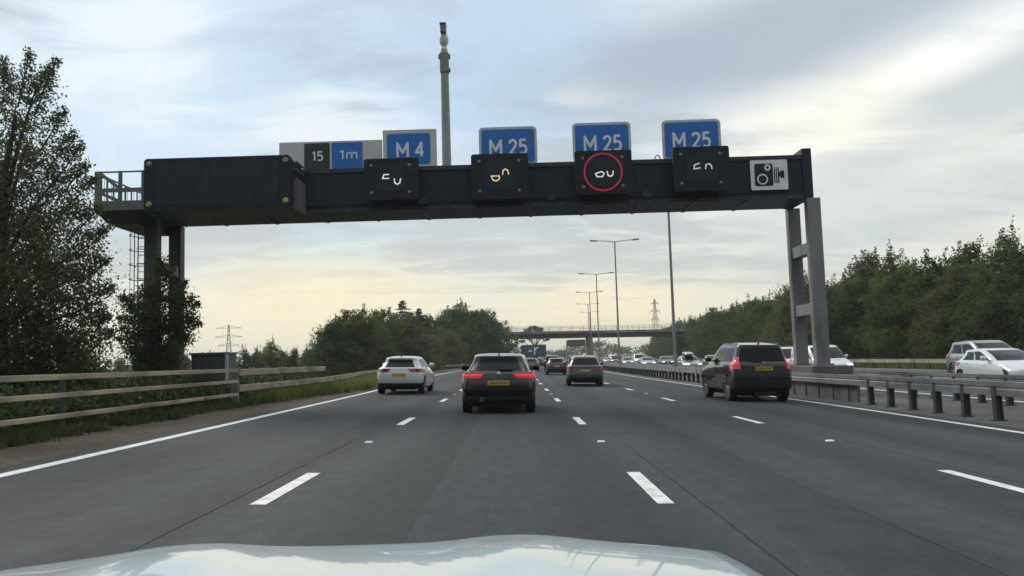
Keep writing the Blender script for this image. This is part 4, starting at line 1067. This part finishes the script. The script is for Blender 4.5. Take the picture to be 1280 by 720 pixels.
car('hatch', 'hatchback_car', 'dark small car just beyond the grey estate in lane three', 'darkgrey', 3.45, 70, lights='dark')
car('suv', 'suv_car', 'maroon tall car ahead of the dark small car in lane three', 'maroon', 4.25, 98, lights='tail')
car('hatch', 'hatchback_car', 'dark green car peeping out right of the black hatchback', 'green', 1.75, 93, lights='dark')
car('hatch', 'hatchback_car', 'small white car half hidden behind the black hatchback', 'white', 1.3, 112)
car('estate', 'saloon_car', 'distant maroon car in lane two under the blue direction sign', 'maroon', 4.2, 152, lights='tail')
car('suv', 'suv_car', 'distant red tall car beneath the black message sign', 'red', 9.2, 172, lights='tail')
car('van', 'van', 'distant white van roof showing over the grey estate', 'white', 11.6, 150, cat='van')
car('estate', 'estate_car', 'distant silver car beneath the overbridge in the left lanes', 'silver', 6.9, 205)

# --- oncoming
car('van', 'van', 'second white van, nose to tail behind the one at the right gantry columns', 'white', 15.3, 44.6, True, cat='van').scale = (.94, .94, .93)
car('van', 'van', 'white van with lit headlight passing behind the right gantry columns', 'white', 15.3, 38.9, True, cat='van', lights='head').scale = (.94, .94, .93)
car('hatch', 'hatchback_car', 'white hatchback at the right edge of the photo on the oncoming road', 'white', 17.2, 26.9, True, lights=None)
car('suv', 'suv_car', 'pale grey SUV behind the white hatchback on the far right', 'palegrey', 20.8, 34.2, True)
q = [('estate', 'silver', 15.5, 72, 'silver car with roof box and lit headlights leading the oncoming queue', 'estate_car'),
     ('hatch', 'darkgrey', 19.2, 78, 'dark grey car behind the silver car with roof box', 'hatchback_car'),
     ('hatch', 'silver', 16.35, 101, 'silver oncoming car second in the queue with lit headlights', 'hatchback_car'),
     ('hatch', 'black', 19.9, 108, 'black oncoming car right of the second silver car', 'hatchback_car'),
     ('estate', 'palegrey', 17.6, 129, 'pale grey oncoming car third in the queue', 'estate_car'),
     ('van', 'white', 21.2, 141, 'white van standing above the oncoming queue', 'van'),
     ('suv', 'darkgrey', 19.2, 159, 'dark oncoming SUV close to the tallest lamp column', 'suv_car'),
     ('hatch', 'silver', 23.0, 172, 'silver oncoming car beside the bridge pier in the second lane', 'hatchback_car'),
     ('estate', 'white', 21.9, 196, 'white oncoming car just emerging below the overbridge', 'estate_car'),
     ('suv', 'palegrey', 25.9, 212, 'tiny pale oncoming SUV beyond the overbridge', 'suv_car'),
     ('hatch', 'blue', 24.5, 128, 'blue oncoming car in the outer lane by the wood', 'hatchback_car'),
     ('hatch', 'white', 25.4, 232, 'farthest tiny white oncoming car in the queue', 'hatchback_car')]
for kind, col, X, Y, lab, nm in q:
    o = car(kind, nm, lab, col, X, Y, True, cat='van' if kind == 'van' else 'car', lights='head', group='oncoming cars in the queue')
    if 'roof box' in lab and col == 'silver':
        mb = MB(); mb.hexa([(-.45, 1.3, 1.52), (.45, 1.3, 1.52), (.38, 2.9, 1.52), (-.38, 2.9, 1.52), (-.4, 1.35, 1.78), (.4, 1.35, 1.78), (.32, 2.75, 1.70), (-.32, 2.75, 1.70)]); mb.build('roof_box', P['silver'], o, bevel=.06)
        for y in (1.6, 2.5): mb = MB(); mb.box(-.6, .6, y-.03, y+.03, 1.47, 1.518); mb.build('roof_bar', M['trim'], o)
for (r, B) in _proto.values():
    def rm(o):
        for c in list(o.children): rm(c)
        bpy.data.objects.remove(o)
    rm(r)

# --- own car, only its bonnet end shows
def own_car():
    root = thing('white_car', 'white car bonnet at the bottom edge, seen from inside the car', 'car', (-.40, 1.1, 0)); root.scale = (1.07, 1, 1)
    # bonnet surface: x across, y forward (0 = windscreen foot)
    def zb(x, y):
        a = abs(x); t = y/1.15
        z = .908-.035*t-.075*t**3
        z += .017*math.exp(-(max(0, .33-a)/.10)**2-(max(0, a-.33)/.17)**2)*(1-.35*t)            # raised creases
        z -= .004*math.exp(-(x/.30)**2)*(1-.3*t)
        z -= .115*max(0, a-.42)**1.15
        z -= .25*max(0, t-.80)**1.7
        return z
    nx, ny = 48, 30; vs = []; fs = []
    for j in range(ny+1):
        for i in range(nx+1):
            x = -.80+1.6*i/nx; y = -.05+1.20*j/ny; y -= .28*(abs(x)/.8)**2.6*(j/ny)
            vs.append((x, y, zb(x, y)))
    for j in range(ny):
        for i in range(nx): fs.append((j*(nx+1)+i, j*(nx+1)+i+1, (j+1)*(nx+1)+i+1, (j+1)*(nx+1)+i))
    o = MB().add(vs, fs).build('bonnet', P['bonnet'], root, smooth=True)
    md = o.modifiers.new('s', 'SOLIDIFY'); md.thickness = .012; md.offset = -1
    for sd in (1, -1):
        vs = []; fs = []; n1, n2 = 24, 12
        for j in range(n1+1):
            y = -.05+1.12*j/n1
            for i in range(n2+1):
                q = i/n2; x0 = .806; xx = x0+(.10-.10*(j/n1)**3)*math.sin(q*math.pi/2); yb = y-.28*(j/n1)
                vs.append((sd*xx, yb, zb(.80, yb)-.006-.36*(1-math.cos(q*math.pi/2))))
        k = n2+1
        for j in range(n1):
            for i in range(n2): fs.append((j*k+i, j*k+i+1, (j+1)*k+i+1, (j+1)*k+i))
        w = MB().add(vs, fs).build('wing', P['bonnet'], root, smooth=True); md = w.modifiers.new('s', 'SOLIDIFY'); md.thickness = .012; md.offset = -1 if sd > 0 else 1
    vs = []; fs = []; n1, n2 = 32, 10
    for j in range(n2+1):
        q = j/n2
        for i in range(n1+1):
            x = -.80+1.6*i/n1; y = 1.155-.28*(abs(x)/.8)**2.6+.10*math.sin(q*math.pi*.7); z = zb(x, 1.15)-.01-.52*q
            vs.append((x, y, z))
    for j in range(n2):
        for i in range(n1): a = j*(n1+1)+i; fs.append((a, a+1, a+n1+2, a+n1+1))
    MB().add(vs, fs).build('front_bumper', P['bonnet'], root, smooth=True)
    for sd in (1, -1): wheel(root, sd*.77, .42, .33, .22, sd, None)
own_car()
# ------------------------------------------------------------------ plants
def leaf_obj(name, C, size, m, parent=None, seed=0, flat=.55, up=0):
    r = np.random.default_rng(seed); n = len(C)
    a = r.normal(size=(n, 3)); a /= np.linalg.norm(a, axis=1)[:, None]
    b = r.normal(size=(n, 3)); b -= (b*a).sum(1)[:, None]*a; b /= np.linalg.norm(b, axis=1)[:, None]
    s = (np.asarray(size)*r.uniform(.6, 1.35, n))[:, None] if np.ndim(size) == 0 else np.asarray(size)[:, None]
    V = np.stack([C-a*s, C-b*s*flat+a*s*.1, C+a*s, C+b*s*flat+a*s*.1], 1).reshape(-1, 3)
    me = bpy.data.meshes.new(name); me.vertices.add(n*4); me.loops.add(n*4); me.polygons.add(n)
    me.vertices.foreach_set('co', V.astype(np.float32).ravel()); me.loops.foreach_set('vertex_index', np.arange(n*4, dtype=np.int32))
    me.polygons.foreach_set('loop_start', np.arange(0, n*4, 4, dtype=np.int32)); me.polygons.foreach_set('loop_total', np.full(n, 4, np.int32))
    me.materials.append(m); me.update(calc_edges=True); me.validate()
    o = bpy.data.objects.new(name, me); link(o, parent); return o

def lobes_pts(lobes, n, r, clump=.3, per=36, shell=.45):
    """leaf positions in clumps spread through ellipsoid lobes"""
    vol = np.array([l[3]*l[4]*l[5] for l in lobes])**(.75); vol = vol/vol.sum(); out = []
    for l, v in zip(lobes, vol):
        k = max(1, int(n*v/per)); d = r.normal(size=(k, 3)); d /= np.linalg.norm(d, axis=1)[:, None]
        rad = r.uniform(shell, 1.0, k)**.6
        c = np.array(l[:3])+d*rad[:, None]*np.array(l[3:6])
        cs = clump*r.uniform(.5, 1.4, k)
        g = r.normal(size=(k, per, 3))*cs[:, None, None]*np.array([1, 1, .7])
        out.append((c[:, None, :]+g).reshape(-1, 3))
    return np.concatenate(out)

def sprig_pts(sprigs, per, r, spread):
    out = []
    for (x, y, z, h, lx, ly) in sprigs:
        t = r.uniform(0, 1, per); p = np.stack([x+lx*t, y+ly*t, z+h*t], 1)
        out.append(p+r.normal(size=(per, 3))*(spread*(1-.65*t))[:, None])
    return np.concatenate(out)

def tree_meshes(seed, h, rad, n, leaf, m, low=.05, nl=16, nsp=10, clump=.3, sprig=1.2, trunk=True, top=.93, shape=1.0):
    r = np.random.default_rng(seed); lobes = []
    for i in range(nl):
        q = (i+.5)/nl; z = h*(low+(top-low)*q)
        prof = (math.sin(min(1, (q*.92+.22))*math.pi))**.6*shape+.12
        rr = rad*prof; a = r.uniform(0, 2*math.pi); d = rr*r.uniform(.25, .72)
        s = rad*r.uniform(.34, .60)*(1.05-.45*q)
        lobes.append((d*math.cos(a), d*math.sin(a), min(z, h-s*.8), s, s, s*r.uniform(.7, 1.0)))
    for z in np.linspace(low+.08, .72, 5): lobes.append((0, 0, h*z, rad*.55, rad*.55, h*.11))
    pts = [lobes_pts(lobes, n, r, clump)]
    sp = []
    for i in range(nsp):
        l = lobes[int(r.integers(int(nl*.55), nl))]; a = r.uniform(0, 6.28); d = l[3]*.6
        sp.append((l[0]+d*math.cos(a)*.8, l[1]+d*math.sin(a)*.8, l[2]+l[5]*.6, sprig*r.uniform(.5, 1.3), r.normal()*.25, r.normal()*.25))
    if nsp: pts.append(sprig_pts(sp, max(14, int(n/550)), r, .20))
    C = np.concatenate(pts); C = C[C[:, 2] > .03*h]
    tb = MB()
    tb.tube([(0, 0, -.3), (rad*.02, 0, h*.2), (-rad*.03, rad*.03, h*.5), (0, 0, h*.85)], [h*.022+.03, h*.018+.02, h*.011+.01, .015], 8)
    for l in lobes[:nl]:
        z0 = max(.12*h, l[2]*.55); tb.tube([(0, 0, z0), (l[0]*.5, l[1]*.5, (z0+l[2])/2+.1), (l[0], l[1], l[2])], [h*.008+.01, h*.005+.008, .008], 5)
    for s in sp: tb.tube([(s[0], s[1], s[2]-.4), (s[0]+s[4], s[1]+s[5], s[2]+s[3])], [.018, .006], 4)
    return C, tb
def tree(seed, h, rad, n, leaf, m, loc, label, name='tree', cat='tree', group=None, **k):
    C, tb = tree_meshes(seed, h, rad, n, leaf, m, **k)
    root = thing(name, label, cat, loc, group=group)
    tb.build('trunk', M['bark'], root, smooth=True); leaf_obj('crown', C, leaf, m, root, seed)
    return root

# big tree at the left edge
def big_left():
    Y = 21.0; root = thing('roadside_tree', 'big dark leafy tree at the left edge behind the three-rail fence', 'tree', (-13.2, Y, .1)); b = root.location
    r = np.random.default_rng(3)
    def W(px, py, dy=0): v = at(px, py, Y+dy); return np.array((v.x-b.x, v.y-b.y, v.z-b.z))
    spec = [(20, 130, 0, .8), (45, 110, 0, .55), (35, 175, 0, 1.0), (75, 215, .3, .6), (20, 250, 0, 1.3), (85, 260, -.2, .55), (60, 300, 0, 1.1), (105, 310, 0, .45), (95, 345, .3, .7), (110, 385, 0, .5), (30, 360, -.5, 1.4), (70, 400, -.3, 1.2), (20, 440, -.3, 1.3), (95, 440, 0, .8), (70, 470, 0, 1.0), (-60, 200, .6, 1.5), (-70, 340, .6, 1.8), (-80, 120, 1, 1.2), (-60, 460, .5, 1.6), (15, 320, 1.5, 1.5), (50, 450, 1.4, 1.3), (110, 465, .5, .6), (-30, 110, .3, .9), (15, 210, .8, 1.0)]
    lobes = []
    for px, py, dy, s in spec: p = W(px, py, dy); lobes.append((*p, s, s, s*.85))
    C = lobes_pts(lobes, 104000, r, .21, 46, .2); hz = (C[:, 2]-3.6)/4.5; C = C[r.uniform(0, 1, len(C)) > np.clip(hz, 0, 1)*.4]
    sp = []
    for px, py, h_, lx in ((30, 110, .9, .3), (45, 105, .8, .35), (8, 105, .6, .1), (52, 120, .7, .3), (80, 205, .5, .5), (90, 240, .4, .6), (110, 300, .3, .6), (100, 275, .35, .6), (112, 330, .1, .5), (110, 365, .1, .6), (112, 400, .05, .5), (70, 190, .5, .45), (60, 165, .6, .4), (-10, 95, .5, 0), (115, 420, .1, .5), (85, 225, .4, .5)):
        p = W(px, py); sp.append((*p, h_, lx, r.normal()*.2))
    C = np.concatenate([C, sprig_pts(sp, 420, r, .17)]); C = C[C[:, 2] > .05]
    leaf_obj('crown', C, .043, M['leafF'], root, 3)
    tb = MB(); tb.tube([(0, 0, -.3), (.05, 0, 2.0), (-.15, .1, 4.5), (.1, 0, 6.5), (.35, 0, 7.9)], [.26, .21, .15, .09, .03], 10)
    for l in lobes:
        z0 = max(.8, l[2]*.6); tb.tube([(0, 0, z0), (l[0]*.5, l[1]*.5, (z0+l[2])*.5+.2), l[:3]], [.07, .045, .015], 6)
    for s in sp: tb.tube([(s[0]-.5*s[4], s[1], s[2]-.5), (s[0]+s[4], s[1]+s[5], s[2]+s[3])], [.022, .006], 5)
    tb.build('trunk', M['bark'], root, smooth=True)
big_left()
def column_tree():
    Y = 27.3; c = at(199, 470, Y); root = thing('young_tree', 'slim young tree growing round the left gantry columns', 'tree', (c.x, Y, .1)); b = root.location
    r = np.random.default_rng(5)
    def W(px, py, dy=0): v = at(px, py, Y+dy); return np.array((v.x-b.x, v.y-b.y, v.z-b.z))
    spec = [(208, 345, 0, .32), (190, 365, 0, .40), (175, 385, .2, .42), (215, 375, 0, .38), (232, 375, 0, .28), (195, 400, -.2, .55), (165, 410, 0, .38), (225, 405, 0, .42), (180, 435, 0, .55), (210, 440, .2, .5), (238, 395, 0, .22), (170, 450, 0, .35), (195, 460, -.2, .5), (160, 372, 0, .22), (200, 330, 0, .22), (228, 425, 0, .3)]
    lobes = [(*W(px, py, dy), s, s, s) for px, py, dy, s in spec]
    C = lobes_pts(lobes, 19000, r, .16, 32, .2)
    sp = [(*W(px, py), h_, lx, 0) for px, py, h_, lx in ((212, 345, .85, .15), (200, 340, .5, -.1), (225, 365, .4, .25), (165, 380, .25, -.35), (160, 400, .1, -.35), (238, 385, .15, .3), (240, 405, 0, .3), (155, 425, .05, -.2))]
    C = np.concatenate([C, sprig_pts(sp, 190, r, .10)]); C = C[C[:, 2] > .05]
    leaf_obj('crown', C, .045, M['leafF'], root, 5)
    tb = MB(); tb.tube([(0, 0, -.2), (.05, 0, 1.5), (-.05, 0, 3), (.2, 0, 4.4)], [.08, .065, .04, .012], 8)
    for l in lobes: z0 = max(.5, l[2]*.6); tb.tube([(0, 0, z0), l[:3]], [.03, .008], 5)
    tb.build('trunk', M['bark'], root, smooth=True)
column_tree()

# right-hand wood
protos = []
for i, (h, rad, m) in enumerate(((9.2, 3.6, 'leafB'), (8.4, 3.3, 'leafA'), (10.2, 3.7, 'leafB'), (8.8, 3.8, 'leafC'), (9.6, 3.2, 'leafA'))):
    t = tree(100+i, h, rad, 24000, .112, M[m], (0, 0, 0), 'x', name='woodland_tree', low=.04, nl=20, nsp=16, clump=.28, sprig=1.7)
    protos.append(t)
rounds = []
for i, (h, rad, m) in enumerate(((8.6, 4.6, 'leafA'), (9.0, 5.0, 'leafB'), (8.2, 4.4, 'leafC'))):
    rounds.append(tree(140+i, h, rad, 26000, .125, M[m], (0, 0, 0), 'x', name='hedgerow_tree', low=.02, nl=24, nsp=7, clump=.30, sprig=.9, top=.9, shape=1.1))
used = set(); usedr = set()
def wood_tree(u, Y, k, s, label, group, rz=None):
    if k not in used: o = protos[k]; used.add(k)
    else: o = copy_tree(protos[k])
    X = u+curve_x(Y); o.location = (X, Y, gz(u, Y)-.15); o.scale = (s*1.3, s*1.3, s*rnd.uniform(.92, 1.04)); o.rotation_euler.z = rnd.uniform(0, 6.28) if rz is None else rz
    tag(o, label, 'tree', group); return o
LR = 'broad leafy tree in the dense green wood along the right of the motorway'
Y = 34.0; i = 0
while Y < 300:
    s = 1.0+.09*math.sin(Y*.21)+rnd.uniform(-.10, .10)
    s *= min(.97, .77+max(0, Y-45)*.0045)
    o = copy_tree(rounds[(i*5+i//3) % 3]); u = 34.4+rnd.uniform(-.8, .8); o.location = (u+curve_x(Y), Y, gz(u, Y)-.3); q_ = s*rnd.uniform(.86, 1.08)
    o.scale = (q_*1.0, q_*1.0, q_*1.02); o.rotation_euler.z = rnd.uniform(0, 6.28); o.name = 'woodland_tree'; tag(o, LR, 'tree', 'trees in the wood on the right'); i += 1
    if i % 2: 
        o = copy_tree(rounds[(i*7) % 3]); u = 36.2+rnd.uniform(-.6, .6); yy = Y+2.2; o.location = (u+curve_x(yy), yy, gz(u, yy)-.3); q_ = s*rnd.uniform(.86, 1.0); o.scale = (q_*.95, q_*.95, q_); o.rotation_euler.z = rnd.uniform(0, 6.28); o.name = 'woodland_tree'; tag(o, LR, 'tree', 'trees in the wood on the right')
    wood_tree(40.5+rnd.uniform(-1, 1), Y+rnd.uniform(1, 3), (i+2) % 5, s*1.05, LR, 'trees in the wood on the right'); i += 1
    Y += 4.4 if Y < 120 else 6.5
# low scrub along the foot of the wood: one uncountable mass
def scrub(name, fn, n, leaf, m, seed, label, cat):
    r = np.random.default_rng(seed); C = fn(r, n); o = leaf_obj(name, C, leaf, m, None, seed); tag(o, label, cat, kind='stuff'); return o
def right_scrub(r, n):
    k = n//40; Y = 32+r.uniform(0, 1, k)**1.5*250; u = 32.4+r.uniform(0, 2.4, k)
    c = np.stack([u+np.array([curve_x(y) for y in Y]), Y, np.array([gz(a, 0) for a in u])+r.uniform(0, 1.5, k)**1.2], 1)
    return (c[:, None, :]+r.normal(size=(k, 40, 3))*np.array([.45, .6, .3])).reshape(-1, 3)
scrub('scrub', right_scrub, 90000, .12, M['leafE'], 11, 'dark scrub and brambles along the foot of the right-hand wood', 'scrub')
# brambles behind the left fence
def left_scrub(r, n):
    k = n//40; Y = 5+r.uniform(0, 1, k)*34; u = -8.5-r.uniform(0, 1, k)**1.3*5
    c = np.stack([u, Y, .15+r.uniform(0, 1, k)*(.55+.10*np.minimum(6, -8.5-u))*np.where(Y > 25, .75, 1.0)], 1)
    return (c[:, None, :]+r.normal(size=(k, 40, 3))*np.array([.3, .35, .14])).reshape(-1, 3)
scrub('brambles', left_scrub, 80000, .06, M['leafE'], 12, 'dark bramble undergrowth behind the three-rail fence on the left', 'undergrowth')

# left-hand trees beyond the fence
left = [(-23.8, 92, 2, .78), (-20.5, 96, 0, .80), (-26.5, 99, 3, .70), (-19.0, 107, 1, .86), (-22.5, 112, 4, .80), (-16.8, 118, 3, .78), (-18.6, 126, 0, .86), (-14.6, 129, 4, .74), (-15.8, 139, 2, .80), (-12.4, 142, 1, .85), (-13.4, 152, 3, .90), (-10.0, 156, 0, .95), (-11.2, 166, 4, 1.02), (-8.6, 172, 2, 1.0), (-14, 176, 1, 1.0), (-17, 160, 3, .92), (-20, 146, 2, .9), (-24.5, 88, 1, .66), (-21.8, 90, 4, .72), (-18.2, 101, 2, .74), (-15.2, 112, 0, .70), (-13.2, 124, 2, .70), (-10.8, 136, 4, .78), (-8.8, 148, 1, .82), (-7.0, 162, 3, .95), (-6.2, 176, 0, 1.05)]
for X, Y, k, s in left:
    X += 5.2 if Y <= 101 else (3 if Y < 115 else 0)
    k %= 3
    if k not in usedr: o = rounds[k]; usedr.add(k)
    else: o = copy_tree(rounds[k])
    s *= rnd.uniform(1.02, 1.2)*(1+max(0, min(.22, (Y-140)*.008))); o.location = (X, Y, -.1); s *= .78 if 104 < Y < 150 else 1.0; o.scale = (s*1.05, s*1.05, s*1.06); o.rotation_euler.z = rnd.uniform(0, 6.28)
    tag(o, 'bushy green tree in the row along the left verge short of the overbridge', 'tree', 'trees along the left verge')
# conifers
def conifer(seed, h, rad, X, Y, label):
    r = np.random.default_rng(seed); pts = []; tb = MB(); tb.tube([(0, 0, -.3), (0, 0, h)], [.2, .02], 8)
    z = h*.12
    while z < h*.985:
        R1 = rad*(1-z/h)**.85; a0 = r.uniform(0, 6.28); nb = 5
        for k in range(nb):
            R0 = R1*r.uniform(.45, 1.25)+.12; z += r.uniform(-.07, .10); a = a0+6.28*k/nb+r.uniform(-.3, .3); n = int(25+60*R0)
            t = r.uniform(.05, 1, n)**.8; zz = z-.30*R0*t+.22*t**2.5*R0
            p = np.stack([R0*t*math.cos(a), R0*t*math.sin(a), zz], 1); pts.append(p+r.normal(size=p.shape)*np.array([.13, .13, .08])*(1.3-t)[:, None])
            tb.tube([(0, 0, z), (R0*.6*math.cos(a), R0*.6*math.sin(a), z-.12*R0), (R0*math.cos(a), R0*math.sin(a), z-.08*R0)], [.035, .02, .006], 4)
        z += .28+.38*(1-z/h)
    root = thing('conifer_tree', label, 'tree', (X, Y, -.1), group='conifers among the left trees'); tb.build('trunk', M['bark'], root); leaf_obj('crown', np.concatenate(pts), .13, M['leafD'], root, seed, .35)
v = at(503, 374, 131); conifer(21, v.z+.2, 6.2, v.x, 131, 'pointed dark conifer, the taller one above the left tree row')
v = at(523, 384, 134); conifer(22, v.z, 5.6, v.x, 134, 'shorter dark conifer right of the pointed one in the left tree row')
# low bushes on the left horizon
low = []
for i, (px, py, Y) in enumerate(((305, 437, 118), (322, 434, 120), (338, 431, 118), (352, 436, 122), (368, 438, 118), (384, 436, 122), (285, 443, 116), (265, 444, 120), (395, 430, 112), (232, 446, 118), (205, 448, 124), (175, 447, 120), (150, 450, 124))):
    v = at(px, py, Y)
    o = copy_tree(protos[i % 5]); s = (v.z+.5)/9.2; o.location = (v.x, Y, -.5); o.scale = (s*1.2, s*1.2, s); o.rotation_euler.z = rnd.uniform(0, 6)
    o.name = 'bush'; tag(o, 'low bush on the skyline beyond the left verge', 'bush', 'low bushes beyond the left verge')
# spreading tree beyond the bridge
def umbrella_tree():
    v = at(668, 406, 292); h = v.z; root = thing('spreading_tree', 'spreading flat-topped tree showing above and below the overbridge', 'tree', (v.x, 292, -.2)); r = np.random.default_rng(33)
    lobes = [(-2.4, 0, h*.86, 1.7, 1.7, .7), (1.4, 0, h*.89, 1.8, 2, .7), (-.4, .5, h*.93, 1.9, 1.8, .6), (3.5, 0, h*.78, 1.4, 1.5, .5), (-3.9, 0, h*.74, 1.1, 1.3, .5), (3.9, 0, h*.62, .9, 1.2, .5), (-4.3, 0, h*.58, .8, 1.1, .6), (1.8, -.5, h*.66, 1.1, 1, .35), (-1.6, .4, h*.64, 1.0, 1, .35)]
    leaf_obj('crown', lobes_pts(lobes, 5200, r, .28), .19, M['leafC'], root, 33)
    tb = MB(); tb.tube([(-.4, 0, -.3), (-.3, 0, h*.4), (-2.2, 0, h*.85)], [.32, .25, .06], 7); tb.tube([(.4, 0, -.3), (.4, 0, h*.4), (1.2, 0, h*.88)], [.3, .25, .06], 7)
    for l in lobes: tb.tube([(.2, 0, h*.42), (l[0]*.6, l[1], l[2]*.85), l[:3]], [.13, .1, .04], 6)
    tb.build('trunk', M['bark'], root, smooth=True)
umbrella_tree()
# far woods: a mass on both sides and across the bend
def far_wood(r, n):
    k = n//40; t = r.uniform(0, 1, k)
    X = -60+t*420; Y = 420+60*np.sin(t*9)+r.uniform(0, 90, k); H = 5.5+2.5*np.sin(t*31)+1.6*np.sin(t*77+1)+t*6
    c = np.stack([X, Y, r.uniform(0, 1, k)**.8*H], 1)
    return (c[:, None, :]+r.normal(size=(k, 40, 3))*np.array([1.3, 1.3, .8])).reshape(-1, 3)
scrub('distant_wood', far_wood, 60000, .55, M['leafC'], 41, 'distant dark woodland closing the view under the overbridge', 'woodland')
def far_left(r, n):
    k = n//40; t = r.uniform(0, 1, k); X = -420+t*370; Y = 360+r.uniform(0, 60, k); H = 3+1.2*np.sin(t*40)+.8*np.sin(t*93)
    c = np.stack([X, Y, -.6+r.uniform(0, 1, k)*H], 1)
    return (c[:, None, :]+r.normal(size=(k, 40, 3))*np.array([1.6, 1.3, .6])).reshape(-1, 3)
scrub('distant_hedge', far_left, 40000, .5, M['leafC'], 42, 'distant low hedge line on the left horizon', 'hedge')

# weeds and grass tufts
def blades(name, pos, h, m, seed, label, cat):
    r = np.random.default_rng(seed); n = len(pos); a = r.uniform(0, 6.28, n); hh = h*r.uniform(.4, 1.3, n); lean = r.normal(size=(n, 2))*.35
    w = .012+.01*r.uniform(0, 1, n); dx, dy = np.cos(a)*w, np.sin(a)*w; Z = np.zeros(n)
    top = pos+np.stack([lean[:, 0]*hh, lean[:, 1]*hh, hh], 1)
    V = np.stack([pos-np.stack([dx, dy, Z], 1), pos+np.stack([dx, dy, Z], 1), top+np.stack([dx*.2, dy*.2, Z], 1), top-np.stack([dx*.2, dy*.2, Z], 1)], 1).reshape(-1, 3)
    me = bpy.data.meshes.new(name); me.vertices.add(n*4); me.loops.add(n*4); me.polygons.add(n)
    me.vertices.foreach_set('co', V.astype(np.float32).ravel()); me.loops.foreach_set('vertex_index', np.arange(n*4, dtype=np.int32))
    me.polygons.foreach_set('loop_start', np.arange(0, n*4, 4, dtype=np.int32)); me.polygons.foreach_set('loop_total', np.full(n, 4, np.int32))
    me.materials.append(m); me.update(calc_edges=True); o = bpy.data.objects.new(name, me); link(o); tag(o, label, cat, kind='stuff')
r = np.random.default_rng(51)
def tufts(k, per, uf, Yf, sp):
    Y = Yf(r, k); u = uf(r, k, Y); c = np.stack([u, Y, np.full(k, .195)], 1)
    p = (c[:, None, :]+r.normal(size=(k, per, 3))*np.array([sp, sp, 0])).reshape(-1, 3); return p
bl = np.vectorize(BARL)
blades('weeds', tufts(420, 50, lambda r, k, Y: bl(Y)+r.uniform(-.2, 1.9, k)*np.clip((Y-27)/10, .15, 1), lambda r, k: 25+r.uniform(0, 1, k)**.9*38, .14), .34, M['blade'], 52, 'yellow-green weeds along the foot of the left crash barrier', 'weeds')
blades('verge_grass', tufts(520, 45, lambda r, k, Y: bl(Y)-r.uniform(-.15, 1.6, k), lambda r, k: 5+r.uniform(0, 1, k)*24, .13), .15, M['leafE'], 53, 'dark rough grass under the three-rail fence on the left', 'grass')
def rgrass():
    k = 1500; Y = 25+r.uniform(0, 1, k)**1.5*120; u = 29.4+r.uniform(0, 3.2, k); c = np.stack([u+np.vectorize(curve_x)(Y), Y, np.vectorize(gz)(u, 0)], 1)
    return (c[:, None, :]+r.normal(size=(k, 28, 3))*np.array([.22, .22, 0])).reshape(-1, 3)
blades('bank_grass', rgrass(), .4, M['blade'], 54, 'rough green grass bank between the far barrier and the right-hand wood', 'grass')

# ------------------------------------------------------------------ haze
def haze():
    mb = MB(); mb.box(-2600, 3900, -70, 4300, -3.5, 62)
    m = bpy.data.materials.new('haze'); m.use_nodes = True; nt = m.node_tree
    for n in list(nt.nodes):
        if n.type == 'BSDF_PRINCIPLED': nt.nodes.remove(n)
    v = nt.nodes.new('ShaderNodeVolumePrincipled'); v.inputs['Color'].default_value = (.86, .9, .92, 1); v.inputs['Density'].default_value = .00032; v.inputs['Anisotropy'].default_value = .3
    nt.links.new(v.outputs[0], nt.nodes['Material Output'].inputs['Volume'])
    o = mb.build('haze', m); tag(o, 'thin pale evening haze over the whole motorway', 'haze', kind='stuff')
HAZE = True
if HAZE: haze()
scene.cycles.volume_bounces = 1
scene.cycles.max_bounces = 8
